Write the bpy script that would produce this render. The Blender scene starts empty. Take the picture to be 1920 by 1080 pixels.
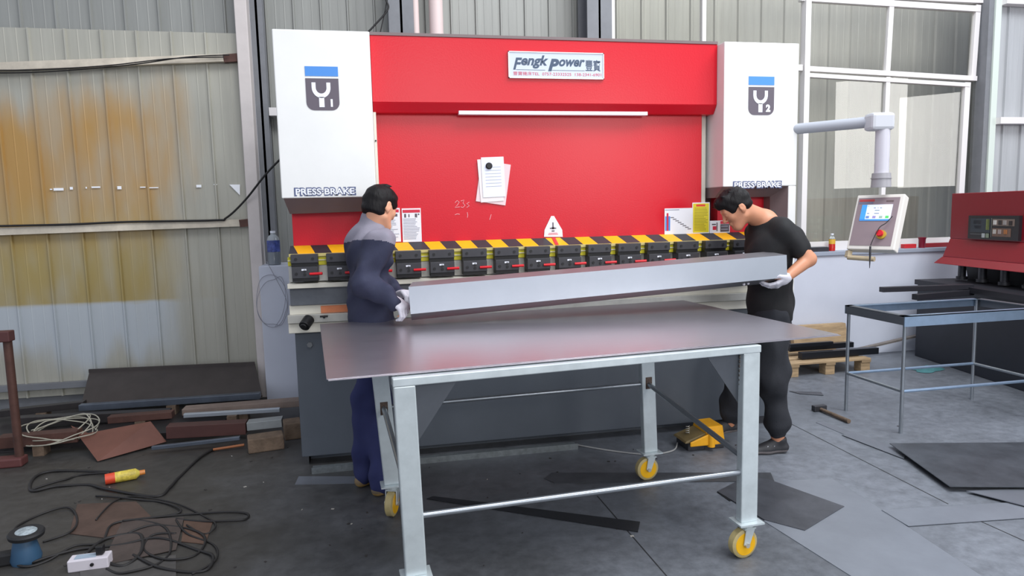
import bpy, math, random
import numpy as np
from mathutils import Vector, Matrix
random.seed(7)
SC = bpy.context.scene
COL = SC.collection

# ---------------------------------------------------------------- camera
FPX, PITCH, YAW, ROLL, CAMH = 1281.0, 0.1093, 0.19697, -0.02347, 1.6
_fw = np.array([math.sin(YAW)*math.cos(PITCH), math.cos(YAW)*math.cos(PITCH), -math.sin(PITCH)])
_r = np.cross(_fw, [0, 0, 1]); _r /= np.linalg.norm(_r); _u = np.cross(_r, _fw)
_r, _u = _r*math.cos(ROLL)+_u*math.sin(ROLL), _u*math.cos(ROLL)-_r*math.sin(ROLL)
cd = bpy.data.cameras.new('camera'); cam = bpy.data.objects.new('camera', cd); COL.objects.link(cam)
cd.sensor_width = 36; cd.lens = FPX/1920*36; cd.clip_start = .05; cd.clip_end = 100
m = Matrix.Identity(4)
for i in range(3):
    m[i][0] = _r[i]; m[i][1] = _u[i]; m[i][2] = -_fw[i]
m[2][3] = CAMH
cam.matrix_world = m
SC.camera = cam
SC.view_settings.view_transform = 'Standard'; SC.view_settings.look = 'None'
SC.view_settings.gamma = 1; SC.view_settings.use_curve_mapping = False
SC.view_settings.exposure = 0.0
SC.cycles.use_denoising = True
SC.cycles.max_bounces = 6
# ---------------------------------------------------------------- sky, daylight and added fill
w = bpy.data.worlds.new('world'); SC.world = w; w.use_nodes = True
bg = w.node_tree.nodes['Background']; bg.inputs[0].default_value = (.80, .86, 1, 1); bg.inputs[1].default_value = .8

def area(name, loc, target, sx, sy, power, col=(1, .98, .95)):
    l = bpy.data.lights.new(name, 'AREA'); l.shape = 'RECTANGLE'; l.size = sx; l.size_y = sy; l.energy = power; l.color = col
    o = bpy.data.objects.new(name, l); COL.objects.link(o); o.location = loc
    o.rotation_euler = (Vector(target)-Vector(loc)).to_track_quat('-Z', 'Y').to_euler()
    return o
# open bay doors of the hall behind and to the right of the camera
area('daylight_bay', (1.0, -3.4, 3.5), (1.0, 4.4, 1.9), 1.9, 1.2, 80)
area('daylight_bay', (4.1, -3.4, 2.9), (2.6, 4.4, 1.4), 1.5, 1.2, 100)
area('daylight_bay', (13.3, -3.4, 3.5), (5.6, 6.0, 1.6), 1.7, 2.9, 115)
area('daylight_bay', (15.2, -3.4, 3.3), (5.6, 6.0, 1.6), 1.5, 2.5, 80)
# overhead fill lamps added to brighten the machine and the right floor
area('overhead_fill', (3.2, 1.2, 7.0), (1.9, 4.4, 1.0), 6.0, 2.6, 400, (.97, .98, 1))
area('overhead_fill', (5.2, 3.0, 6.4), (4.4, 3.4, 0), 3.5, 2.0, 170, (.88, .94, 1))

# ---------------------------------------------------------------- helpers
def on(px, py, ax, v):
    d = (px-960)/FPX*_r-(py-540)/FPX*_u+_fw
    c = np.array([0, 0, CAMH]); i = 'xyz'.index(ax)
    return Vector(c+d*((v-c[i])/d[i]))
def Y(px, py, y): return on(px, py, 'y', y)
def fl(px, py, z=0): return on(px, py, 'z', z)
def lin(c): return tuple(((x/255)/12.92 if x/255 <= .04045 else ((x/255+.055)/1.055)**2.4) for x in c)

def mat(name, rgb, rough=.5, metal=0, var=0, vs=6, bump=0, bs=60, stretch=(1, 1, 1), spec=.5, coat=0, rvar=0, emis=None):
    mt = bpy.data.materials.new(name); mt.use_nodes = True
    nt = mt.node_tree; b = nt.nodes['Principled BSDF']
    c = lin(rgb)
    b.inputs['Base Color'].default_value = (*c, 1); b.inputs['Roughness'].default_value = rough
    b.inputs['Metallic'].default_value = metal; b.inputs['Specular IOR Level'].default_value = spec
    b.inputs['Coat Weight'].default_value = coat; b.inputs['Coat Roughness'].default_value = .15
    if emis:
        b.inputs['Emission Color'].default_value = (*c, 1); b.inputs['Emission Strength'].default_value = emis
    if var or bump or rvar:
        tc = nt.nodes.new('ShaderNodeTexCoord'); mp = nt.nodes.new('ShaderNodeMapping'); mp.inputs['Scale'].default_value = stretch
        nt.links.new(tc.outputs['Object'], mp.inputs[0])
    if var or rvar:
        n = nt.nodes.new('ShaderNodeTexNoise'); n.inputs['Scale'].default_value = vs; n.inputs['Detail'].default_value = 6; n.inputs['Roughness'].default_value = .65
        nt.links.new(mp.outputs[0], n.inputs[0])
        if var:
            r = nt.nodes.new('ShaderNodeValToRGB'); r.color_ramp.elements[0].position = .3; r.color_ramp.elements[1].position = .7
            r.color_ramp.elements[0].color = (*[x*(1-var) for x in c], 1); r.color_ramp.elements[1].color = (*[min(1, x*(1+var)) for x in c], 1)
            nt.links.new(n.outputs[0], r.inputs[0]); nt.links.new(r.outputs[0], b.inputs['Base Color'])
        if rvar:
            q = nt.nodes.new('ShaderNodeMapRange'); q.inputs[3].default_value = rough-rvar; q.inputs[4].default_value = rough+rvar
            nt.links.new(n.outputs[0], q.inputs[0]); nt.links.new(q.outputs[0], b.inputs['Roughness'])
    if bump:
        n2 = nt.nodes.new('ShaderNodeTexNoise'); n2.inputs['Scale'].default_value = bs; n2.inputs['Detail'].default_value = 4
        nt.links.new(mp.outputs[0], n2.inputs[0])
        bp = nt.nodes.new('ShaderNodeBump'); bp.inputs['Strength'].default_value = bump; bp.inputs['Distance'].default_value = .01
        nt.links.new(n2.outputs[0], bp.inputs['Height']); nt.links.new(bp.outputs[0], b.inputs['Normal'])
    return mt

ORG = {}
class MB:
    def __init__(s): s.v = []; s.f = []; s.m = []
    def add(s, vs, fs, mi=0):
        k = len(s.v); s.v += [tuple(x) for x in vs]
        for f in fs: s.f.append(tuple(i+k for i in f)); s.m.append(mi)
        return s
    def hexa(s, a, b, mi=0):      # two quads (4 points each) joined
        return s.add(list(a)+list(b), [(3, 2, 1, 0), (4, 5, 6, 7), (0, 1, 5, 4), (1, 2, 6, 5), (2, 3, 7, 6), (3, 0, 4, 7)], mi)
    def box(s, x0, x1, y0, y1, z0, z1, mi=0):
        return s.hexa([(x0, y0, z0), (x1, y0, z0), (x1, y1, z0), (x0, y1, z0)], [(x0, y0, z1), (x1, y0, z1), (x1, y1, z1), (x0, y1, z1)], mi)
    def obox(s, c, X, Yv, Z, mi=0):   # centre and three half vectors
        c, X, Yv, Z = map(Vector, (c, X, Yv, Z))
        q = [(-1, -1), (1, -1), (1, 1), (-1, 1)]
        return s.hexa([c+X*a+Yv*b-Z for a, b in q], [c+X*a+Yv*b+Z for a, b in q], mi)
    def bar(s, p, q, wd, h, mi=0, up=(0, 0, 1)):
        p, q = Vector(p), Vector(q); d = q-p; n = d.normalized(); sd = n.cross(Vector(up)).normalized(); uu = sd.cross(n)
        return s.obox((p+q)/2, d/2, sd*wd/2, uu*h/2, mi)
    def cyl(s, p, q, r0, r1=None, n=16, mi=0, cap=True):
        r1 = r0 if r1 is None else r1; p, q = Vector(p), Vector(q); d = (q-p).normalized()
        a = d.orthogonal().normalized(); b = d.cross(a)
        vs = [p+(a*math.cos(2*math.pi*i/n)+b*math.sin(2*math.pi*i/n))*r0 for i in range(n)]+[q+(a*math.cos(2*math.pi*i/n)+b*math.sin(2*math.pi*i/n))*r1 for i in range(n)]
        fs = [(i, (i+1) % n, n+(i+1) % n, n+i) for i in range(n)]
        if cap: fs += [tuple(range(n))[::-1], tuple(range(n, 2*n))]
        return s.add(vs, fs, mi)
    def lathe(s, p, axis, prof, n=24, mi=0):   # prof: (distance along axis, radius)
        p = Vector(p); d = Vector(axis).normalized(); a = d.orthogonal().normalized(); b = d.cross(a)
        vs = []; fs = []
        for t, r in prof:
            for i in range(n):
                an = 2*math.pi*i/n; vs.append(p+d*t+(a*math.cos(an)+b*math.sin(an))*r)
        for j in range(len(prof)-1):
            for i in range(n): fs.append((j*n+i, j*n+(i+1) % n, (j+1)*n+(i+1) % n, (j+1)*n+i))
        fs += [tuple(range(n))[::-1], tuple(range((len(prof)-1)*n, len(prof)*n))]
        return s.add(vs, fs, mi)
    def tube(s, pts, r, n=8, mi=0, closed=False):
        pts = [Vector(p) for p in pts]; N = len(pts); vs = []; fs = []; a = None
        for i, p in enumerate(pts):
            t = (pts[(i+1) % N if closed else min(i+1, N-1)]-pts[(i-1) % N if closed else max(i-1, 0)]).normalized()
            a = t.orthogonal().normalized() if a is None else (a-t*a.dot(t)).normalized()
            b = t.cross(a)
            vs += [p+(a*math.cos(2*math.pi*k/n)+b*math.sin(2*math.pi*k/n))*r for k in range(n)]
        for i in range(N if closed else N-1):
            j = (i+1) % N
            fs += [(i*n+k, i*n+(k+1) % n, j*n+(k+1) % n, j*n+k) for k in range(n)]
        if not closed: fs += [tuple(range(n))[::-1], tuple(range((N-1)*n, N*n))]
        return s.add(vs, fs, mi)
    def poly(s, pts, off, mi=0):    # polygon extruded by vector off
        pts = [Vector(p) for p in pts]; off = Vector(off); n = len(pts)
        return s.add(pts+[p+off for p in pts], [tuple(range(n))[::-1], tuple(range(n, 2*n))]+[(i, (i+1) % n, n+(i+1) % n, n+i) for i in range(n)], mi)
    def build(s, name, mats, parent=None, bevel=0, smooth=False, org=None):
        me = bpy.data.meshes.new(name)
        a = np.array(s.v, float)
        if org is None:
            org = Vector(((a[:, 0].min()+a[:, 0].max())/2, (a[:, 1].min()+a[:, 1].max())/2, a[:, 2].min()))
        org = Vector(org)
        me.from_pydata([tuple(x) for x in (a-np.array(org))], [], s.f)
        if not isinstance(mats, (list, tuple)): mats = [mats]
        for mm in mats: me.materials.append(mm)
        me.polygons.foreach_set('material_index', s.m)
        o = bpy.data.objects.new(name, me); COL.objects.link(o)
        import bmesh
        bm = bmesh.new(); bm.from_mesh(me); bmesh.ops.recalc_face_normals(bm, faces=bm.faces); bm.to_mesh(me); bm.free()
        if parent: o.parent = parent; o.location = org-ORG[parent.name]
        else: o.location = org
        ORG[o.name] = org
        if smooth:
            me.polygons.foreach_set('use_smooth', [True]*len(me.polygons))
            if smooth == 'angle':
                try: me.set_sharp_from_angle(angle=math.radians(40))
                except Exception: pass
        if bevel:
            b = o.modifiers.new('bevel', 'BEVEL'); b.width = bevel; b.segments = 2; b.limit_method = 'ANGLE'
        return o
def tag(o, label=None, cat=None, group=None, kind=None):
    if label: o['label'] = label
    if cat: o['category'] = cat
    if group: o['group'] = group
    if kind: o['kind'] = kind
    return o
def empty(name, loc, label, cat, group=None):
    o = bpy.data.objects.new(name, None); COL.objects.link(o); o.location = loc; o.empty_display_size = .1; ORG[o.name] = Vector(loc)
    return tag(o, label, cat, group)
def S(o, label=None): o['kind'] = 'structure'; (o.__setitem__('label', label) if label else None); return o
def copy_tree(o, parent=None):
    c = o.copy(); COL.objects.link(c)
    if parent: c.parent = parent
    ORG[c.name] = ORG[o.name].copy()
    for ch in [x for x in o.children]: copy_tree(ch, c)
    return c
def bez(pts, n=8, closed=False):   # catmull-rom
    pts = [Vector(p) for p in pts]; out = []; N = len(pts)
    g = (lambda i: pts[i % N]) if closed else (lambda i: pts[max(0, min(N-1, i))])
    for i in range(N if closed else N-1):
        for k in range(n):
            t = k/n; a, b, c, d = g(i-1), g(i), g(i+1), g(i+2)
            out.append(.5*((2*b)+(-a+c)*t+(2*a-5*b+4*c-d)*t*t+(-a+3*b-3*c+d)*t**3))
    if not closed: out.append(pts[-1])
    return out
def text(name, s, height, origin, X, Z, mt, parent, width=None, shear=0, bold=0, ext=.0006, align='CENTER'):
    cu = bpy.data.curves.new('t', 'FONT'); cu.body = s; cu.size = 1; cu.shear = shear; cu.offset = bold; cu.resolution_u = 3
    o = bpy.data.objects.new('t', cu); COL.objects.link(o); bpy.context.view_layer.update()
    me = bpy.data.meshes.new_from_object(o.evaluated_get(bpy.context.evaluated_depsgraph_get()))
    bpy.data.objects.remove(o)
    a = np.array([v.co[:] for v in me.vertices])
    if len(a) == 0: return None
    lo, hi = a.min(0), a.max(0); hh = hi[1]-lo[1]; ww = hi[0]-lo[0]
    sy = height/hh; sx = width/ww if width else sy
    X = Vector(X).normalized(); Z = Vector(Z).normalized(); N = X.cross(Z)
    cx = (lo[0]+hi[0])/2 if align == 'CENTER' else lo[0]
    O = Vector(origin)
    mb = MB(); mb.add([O+X*((v[0]-cx)*sx)+Z*((v[1]-lo[1])*sy)+N*ext for v in a], [tuple(p.vertices) for p in me.polygons])
    return mb.build(name, mt, parent)

# ---------------------------------------------------------------- implicit surfaces for bodies and cloth
def frame(R, F, U): return np.array([R, F, U], float)
class Field:
    def __init__(s, k=.03): s.p = []; s.k = k
    def cone(s, a, b, ra, rb, k=None, flat=None): s.p.append(('c', np.array(a, float), np.array(b, float), ra, rb, flat, k)); return s
    def ell(s, c, rad, fr=None, k=None): s.p.append(('e', np.array(c, float), np.array(rad, float), np.eye(3) if fr is None else fr, None, None, k)); return s
    def cut(s, pt, n, k=.004): s.p.append(('p', np.array(pt, float), np.array(n, float)/np.linalg.norm(n), 0, 0, None, k)); return s
    def sub(s, c, rad, fr=None, k=.004): s.p.append(('s', np.array(c, float), np.array(rad, float), np.eye(3) if fr is None else fr, None, None, k)); return s
    def mesh(s, vox, disp=None, relax=2):
        lo = np.full(3, 1e9); hi = -lo
        for p in s.p:
            if p[0] == 'c':
                r = max(p[3], p[4])
                lo = np.minimum(lo, np.minimum(p[1], p[2])-r); hi = np.maximum(hi, np.maximum(p[1], p[2])+r)
            elif p[0] == 'e':
                r = p[2].max(); lo = np.minimum(lo, p[1]-r); hi = np.maximum(hi, p[1]+r)
        lo -= .03; hi += .03
        n = np.ceil((hi-lo)/vox).astype(int)+1
        g = [lo[i]+np.arange(n[i])*vox for i in range(3)]
        F = np.full(n, .2, np.float32)
        for p in s.p:
            k = p[6] or s.k
            if p[0] in 'cesp':
                if p[0] == 'c': r = max(p[3], p[4])+.05+k; a = np.minimum(p[1], p[2])-r; b = np.maximum(p[1], p[2])+r
                elif p[0] in 'es': r = p[2].max()+.05+k; a = p[1]-r; b = p[1]+r
                else: a = lo; b = hi
                i0 = np.clip(((a-lo)/vox).astype(int), 0, n-1); i1 = np.clip(((b-lo)/vox).astype(int)+1, 1, n)
                P = np.stack(np.meshgrid(*[g[i][i0[i]:i1[i]] for i in range(3)], indexing='ij'), -1)
            sl = tuple(slice(i0[i], i1[i]) for i in range(3))
            if p[0] == 'c':
                A, B = p[1], p[2]; Q = P-A; ab = B-A
                if p[5] is not None:
                    nn = np.array(p[5][0], float); nn /= np.linalg.norm(nn); sc = p[5][1]
                    t = np.clip(Q@ab/(ab@ab), 0, 1); D = Q-t[..., None]*ab
                    D = D+(D@nn)[..., None]*nn*(1/sc-1)
                else:
                    t = np.clip(Q@ab/(ab@ab), 0, 1); D = Q-t[..., None]*ab
                d = np.linalg.norm(D, axis=-1)-(p[3]+(p[4]-p[3])*t)
            elif p[0] in 'es':
                L = (P-p[1])@p[3].T; k0 = np.linalg.norm(L/p[2], axis=-1); k1 = np.linalg.norm(L/p[2]**2, axis=-1)
                d = k0*(k0-1)/np.maximum(k1, 1e-6)
            else: d = (P-p[1])@p[2]
            f = F[sl]
            if p[0] in 'ce': h = np.maximum(k-abs(f-d), 0)/k; F[sl] = np.minimum(f, d)-h*h*k*.25
            else:
                if p[0] == 's': d = -d
                h = np.maximum(k-abs(f-d), 0)/k; F[sl] = np.maximum(f, d)+h*h*k*.25
        if disp is not None:
            P = np.stack(np.meshgrid(*g, indexing='ij'), -1); F = F+disp(P)
        F[0] = F[-1] = .1; F[:, 0] = F[:, -1] = .1; F[:, :, 0] = F[:, :, -1] = .1
        ins = F < 0
        c = np.zeros(n-1, int); acc = np.zeros((*(n-1), 3)); cnt = np.zeros(n-1)
        cs = [(i, j, k) for i in (0, 1) for j in (0, 1) for k in (0, 1)]
        sub = lambda A, o: A[o[0]:o[0]+n[0]-1, o[1]:o[1]+n[1]-1, o[2]:o[2]+n[2]-1]
        for o in cs: c += sub(ins, o)
        act = (c > 0) & (c < 8); idx = np.argwhere(act)
        I = -np.ones(n-1, int); I[act] = np.arange(len(idx))
        V = np.zeros((len(idx), 3)); C = np.zeros(len(idx))
        for a in cs:
            for ax in range(3):
                if a[ax]: continue
                b = list(a); b[ax] = 1
                fa = F[tuple((idx+a).T)]; fb = F[tuple((idx+b).T)]
                mk = (fa < 0) != (fb < 0); t = np.where(mk, fa/np.where(mk, fa-fb, 1), 0)
                e = np.zeros(3); e[ax] = 1
                V += np.where(mk[:, None], np.array(a)+t[:, None]*e, 0); C += mk
        V = lo+(idx+V/C[:, None])*vox
        Q = []
        for ax in range(3):
            o1, o2 = [(1, 2), (2, 0), (0, 1)][ax]
            s0 = [slice(0, n[i]-1) for i in range(3)]; s1 = list(s0); s1[ax] = slice(1, n[ax])
            for k in (o1, o2): s0[k] = slice(1, n[k]-1); s1[k] = slice(1, n[k]-1)
            A = ins[tuple(s0)]; B = ins[tuple(s1)]
            e = np.argwhere(A != B)
            off = np.zeros(3, int); off[o1] = 1; off[o2] = 1; e0 = e+off
            flip = A[tuple(e.T)]
            d1 = np.zeros(3, int); d1[o1] = 1; d2 = np.zeros(3, int); d2[o2] = 1
            q = np.stack([I[tuple((e0-d1-d2).T)], I[tuple((e0-d2).T)], I[tuple(e0.T)], I[tuple((e0-d1).T)]], 1)
            q[~flip] = q[~flip][:, ::-1]; Q.append(q)
        Q = np.concatenate(Q)
        for _ in range(relax):
            S_ = np.zeros_like(V); N_ = np.zeros(len(V))
            for a, b in ((0, 1), (1, 2), (2, 3), (3, 0)):
                np.add.at(S_, Q[:, a], V[Q[:, b]]); np.add.at(N_, Q[:, a], 1); np.add.at(S_, Q[:, b], V[Q[:, a]]); np.add.at(N_, Q[:, b], 1)
            V = .5*V+.5*S_/np.maximum(N_, 1)[:, None]
        return V, Q
def fieldobj(name, F, vox, mats, parent, disp=None, relax=2, facemat=None):
    V, Q = F.mesh(vox, disp, relax)
    me = bpy.data.meshes.new(name); o0 = np.array(ORG[parent.name]) if parent else V.mean(0)
    me.vertices.add(len(V)); me.vertices.foreach_set('co', (V-o0).ravel())
    me.loops.add(4*len(Q)); me.loops.foreach_set('vertex_index', Q.ravel())
    me.polygons.add(len(Q)); me.polygons.foreach_set('loop_start', np.arange(len(Q))*4)
    me.update(calc_edges=True)
    me.polygons.foreach_set('use_smooth', [True]*len(Q))
    if not isinstance(mats, (list, tuple)): mats = [mats]
    for mm in mats: me.materials.append(mm)
    if facemat: me.polygons.foreach_set('material_index', facemat(V[Q].mean(1)).astype(int))
    o = bpy.data.objects.new(name, me); COL.objects.link(o)
    if parent: o.parent = parent
    else: o.location = o0
    ORG[o.name] = Vector(o0)
    return o

# ---------------------------------------------------------------- materials
white_paint = mat('white_paint', (232, 232, 229), .35, var=.03, vs=3, coat=.3)
brown_trim = mat('brown_trim', (118, 102, 102), .4, var=.05)
red_paint = mat('red_paint', (206, 18, 38), .32, bump=.06, bs=120, spec=.36)
dark_red = mat('dark_red_paint', (135, 18, 34), .38, bump=.05, bs=100)
apron_grey = mat('apron_grey', (84, 90, 98), .42, var=.06, vs=4, bump=.04, bs=150)
grey_metal = mat('grey_metal', (120, 122, 124), .4, .5, var=.1)
cream = mat('cream_rail', (214, 210, 196), .45, var=.06)
steel_rail = mat('steel_rail', (190, 188, 180), .35, .5, var=.12, vs=10)
clamp_mat = mat('clamp_steel', (66, 66, 70), .45, .4, var=.1, vs=20)
black = mat('black', (22, 22, 24), .5)
black_rub = mat('black_rubber', (26, 26, 28), .65)
dark_steel = mat('dark_steel', (70, 70, 74), .4, .5, var=.25, vs=8)
yellow = mat('yellow_paint', (238, 170, 20), .5, var=.06, vs=20)
yellow2 = mat('yellow_clamp_rail', (205, 195, 40), .5)
black_stripe = mat('black_stripe', (48, 48, 54), .5)
lever_red = mat('lever_red', (215, 28, 40), .35)
paper = mat('paper', (236, 236, 240), .7)
blue_ink = mat('blue_print', (74, 140, 215), .5)
ink = mat('grey_print', (92, 84, 92), .5)
lightink = mat('light_print', (165, 168, 182), .6)
red_ink = mat('red_print', (205, 40, 66), .5)
letter_blue = mat('letter_outline', (86, 96, 132), .5)
letter_white = mat('letter_white', (238, 240, 248), .5)
plate_silver = mat('plate_silver', (188, 196, 206), .42, .3)
orange = mat('orange_paint', (214, 128, 84), .5, var=.15)
galv = mat('galvanised', (200, 209, 211), .4, .4, var=.1, vs=9, bump=.03, bs=40, rvar=.08)
galv2 = mat('galvanised_pipe', (160, 166, 172), .3, .75, var=.1)
weld = mat('weld_burn', (92, 76, 66), .6, .3, var=.4, vs=60, bump=.5)
sheet = mat('sheet_steel', (190, 186, 192), .30, .9, var=.06, vs=5, stretch=(1, 14, 1), rvar=.06)
beam_m = mat('bent_sheet', (178, 184, 192), .36, .6, var=.03, vs=4)
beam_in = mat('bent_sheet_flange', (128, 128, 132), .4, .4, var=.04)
wheel_y = mat('caster_yellow', (236, 178, 14), .4)
wheel_t = mat('caster_tread', (176, 160, 112), .5, var=.15, vs=15)
wood = mat('pallet_wood', (172, 146, 112), .8, var=.3, vs=5, stretch=(1, 8, 8), bump=.3)
old_wood = mat('old_wood', (112, 94, 78), .85, var=.4, vs=9, bump=.4)
rust = mat('rusty_steel', (88, 60, 52), .6, .3, var=.3, vs=8)
scrap = mat('scrap_steel', (58, 54, 54), .42, .4, var=.3, vs=5)
bluescrap = mat('blueish_steel', (104, 112, 124), .35, .6, var=.2)
brown_sheet = mat('brown_sheet', (112, 72, 60), .6, var=.15, vs=5)
panel_grey = mat('window_sheet', (176, 178, 168), .5, var=.06, vs=3, stretch=(4, 1, .4))
skin = mat('skin', (214, 156, 124), .5, var=.04, vs=10)
skin2 = mat('skin_tanned', (196, 136, 104), .5, var=.05, vs=10)
hair = mat('hair', (16, 13, 14), .6, spec=.25, bump=.6, bs=60, stretch=(1, 1, .25))
navy = mat('navy_cloth', (43, 46, 68), .85, var=.12, vs=9, bump=.15, bs=220)
cloth_grey = mat('grey_cloth', (134, 130, 142), .85, var=.06, vs=9, bump=.15, bs=220)
tshirt = mat('black_cloth', (26, 26, 28), .85, var=.1, vs=8, bump=.1, bs=200)
pants = mat('charcoal_cloth', (34, 36, 42), .9, var=.15, vs=8, bump=.15, bs=150)
glove_m = mat('white_glove', (206, 204, 212), .85, var=.08, vs=25, bump=.3, bs=300)
concrete_w = mat('white_masonry', (206, 210, 222), .6, var=.04, vs=2, bump=.05, bs=8)

# window / wall materials
def corr_mat(name, rgb):
    return mat(name, rgb, .45, .15, var=.10, vs=2.2, stretch=(5, 1, .35), bump=.05, bs=8)
corr = corr_mat('corrugated_grey', (146, 147, 142))
corr_out = corr_mat('corrugated_outer', (178, 176, 168))
corr_right = corr_mat('corrugated_right', (172, 174, 176))
frame_white = mat('frame_white', (226, 222, 220), .4)
post_pink = mat('painted_post', (204, 196, 192), .5, var=.06)
col_grey = mat('column_grey', (118, 120, 124), .5, var=.1)
gm = bpy.data.materials.new('window_glass'); gm.use_nodes = True; nt = gm.node_tree
nt.nodes.clear(); out = nt.nodes.new('ShaderNodeOutputMaterial'); mx = nt.nodes.new('ShaderNodeMixShader'); tr = nt.nodes.new('ShaderNodeBsdfTransparent'); gl = nt.nodes.new('ShaderNodeBsdfGlossy'); fr = nt.nodes.new('ShaderNodeFresnel')
gl.inputs['Roughness'].default_value = .01; fr.inputs[0].default_value = 1.5; tr.inputs[0].default_value = (.93, .93, .91, 1)
gb = nt.nodes.new('ShaderNodeNewGeometry'); gr = nt.nodes.new('ShaderNodeMapRange'); gr.inputs[3].default_value = 1.5; gr.inputs[4].default_value = 1/1.5
nt.links.new(gb.outputs['Backfacing'], gr.inputs[0]); nt.links.new(gr.outputs[0], fr.inputs[0])
nt.links.new(fr.outputs[0], mx.inputs[0]); nt.links.new(tr.outputs[0], mx.inputs[1]); nt.links.new(gl.outputs[0], mx.inputs[2]); nt.links.new(mx.outputs[0], out.inputs[0])
clear_pl = bpy.data.materials.new('clear_plastic'); clear_pl.use_nodes = True
b = clear_pl.node_tree.nodes['Principled BSDF']; b.inputs['Transmission Weight'].default_value = .8; b.inputs['Roughness'].default_value = .1; b.inputs['IOR'].default_value = 1.2; b.inputs['Base Color'].default_value = (.8, .85, .85, 1)

# ---------------------------------------------------------------- floor
def floor_mat():
    mt = bpy.data.materials.new('floor_dirt_shade_grey'); mt.use_nodes = True; nt = mt.node_tree; b = nt.nodes['Principled BSDF']
    L = nt.links.new; N = nt.nodes.new
    tc = N('ShaderNodeTexCoord')
    def noise(s, d=6, r=.6):
        n = N('ShaderNodeTexNoise'); n.inputs['Scale'].default_value = s; n.inputs['Detail'].default_value = d; n.inputs['Roughness'].default_value = r; L(tc.outputs['Object'], n.inputs[0]); return n
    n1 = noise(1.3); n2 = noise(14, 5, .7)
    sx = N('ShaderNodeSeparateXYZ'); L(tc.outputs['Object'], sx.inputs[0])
    # oily dirt around the scrap corner, with the left side's shade painted in
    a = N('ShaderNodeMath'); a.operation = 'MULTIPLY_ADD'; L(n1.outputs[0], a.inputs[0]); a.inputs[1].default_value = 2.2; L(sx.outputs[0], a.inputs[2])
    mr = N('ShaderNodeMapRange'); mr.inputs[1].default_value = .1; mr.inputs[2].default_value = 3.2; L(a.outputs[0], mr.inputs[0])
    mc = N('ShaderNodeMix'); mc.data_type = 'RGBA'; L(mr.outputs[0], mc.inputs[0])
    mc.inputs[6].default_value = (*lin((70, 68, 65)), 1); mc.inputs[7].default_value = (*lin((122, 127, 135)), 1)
    r = N('ShaderNodeValToRGB'); r.color_ramp.elements[0].position = .3; r.color_ramp.elements[0].color = (.62, .62, .62, 1); r.color_ramp.elements[1].position = .65; r.color_ramp.elements[1].color = (1, 1, 1, 1)
    L(n2.outputs[0], r.inputs[0])
    r1 = N('ShaderNodeValToRGB'); r1.color_ramp.elements[0].position = .35; r1.color_ramp.elements[0].color = (.7, .7, .7, 1); r1.color_ramp.elements[1].position = .6; r1.color_ramp.elements[1].color = (1, 1, 1, 1)
    L(n1.outputs[0], r1.inputs[0])
    m1 = N('ShaderNodeMix'); m1.data_type = 'RGBA'; m1.blend_type = 'MULTIPLY'; m1.inputs[0].default_value = 1; L(mc.outputs[2], m1.inputs[6]); L(r.outputs[0], m1.inputs[7])
    m2 = N('ShaderNodeMix'); m2.data_type = 'RGBA'; m2.blend_type = 'MULTIPLY'; m2.inputs[0].default_value = 1; L(m1.outputs[2], m2.inputs[6]); L(r1.outputs[0], m2.inputs[7])
    L(m2.outputs[2], b.inputs['Base Color'])
    q = N('ShaderNodeMapRange'); q.inputs[3].default_value = .38; q.inputs[4].default_value = .62; L(n2.outputs[0], q.inputs[0]); L(q.outputs[0], b.inputs['Roughness'])
    bp = N('ShaderNodeBump'); bp.inputs['Strength'].default_value = .15; bp.inputs['Distance'].default_value = .01; L(n2.outputs[0], bp.inputs['Height']); L(bp.outputs[0], b.inputs['Normal'])
    return mt
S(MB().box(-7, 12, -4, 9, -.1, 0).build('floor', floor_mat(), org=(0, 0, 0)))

# ---------------------------------------------------------------- back walls
def corrug(name, x0, x1, z0, z1, y, pitch, mt, ph=0, rib=.026, dep=.02, thick=.02, kx=0.0):
    # sheet with narrow raised ribs; kx: how far the ribs lean per metre of height
    xs = [(x0, 0)]; x = x0+ph
    while x < x1-rib:
        xs += [(x-rib*.5, 0), (x-rib*.22, dep), (x+rib*.22, dep), (x+rib*.5, 0)]
        for q in (.33, .66):
            c = x+pitch*q; xs += [(c-.006, 0), (c-.003, .0014), (c+.003, .0014), (c+.006, 0)]
        x += pitch
    xs = [p for p in xs if p[0] < x1]+[(x1, 0)]
    mb = MB(); n = len(xs)
    vs = [(a, y-d, z0) for a, d in xs]+[(a, y-d, z1) for a, d in xs]+[(a, y+thick, z0) for a, d in xs]+[(a, y+thick, z1) for a, d in xs]
    fs = []
    for i in range(n-1):
        fs += [(i, i+1, n+i+1, n+i), (2*n+i+1, 2*n+i, 3*n+i, 3*n+i+1), (n+i, n+i+1, 3*n+i+1, 3*n+i), (i+1, i, 2*n+i, 2*n+i+1)]
    fs += [(0, n, 3*n, 2*n), (n-1, 3*n-1, 4*n-1, 2*n-1)]
    mb.add(vs, fs)
    return mb.build(name, mt)

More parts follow.
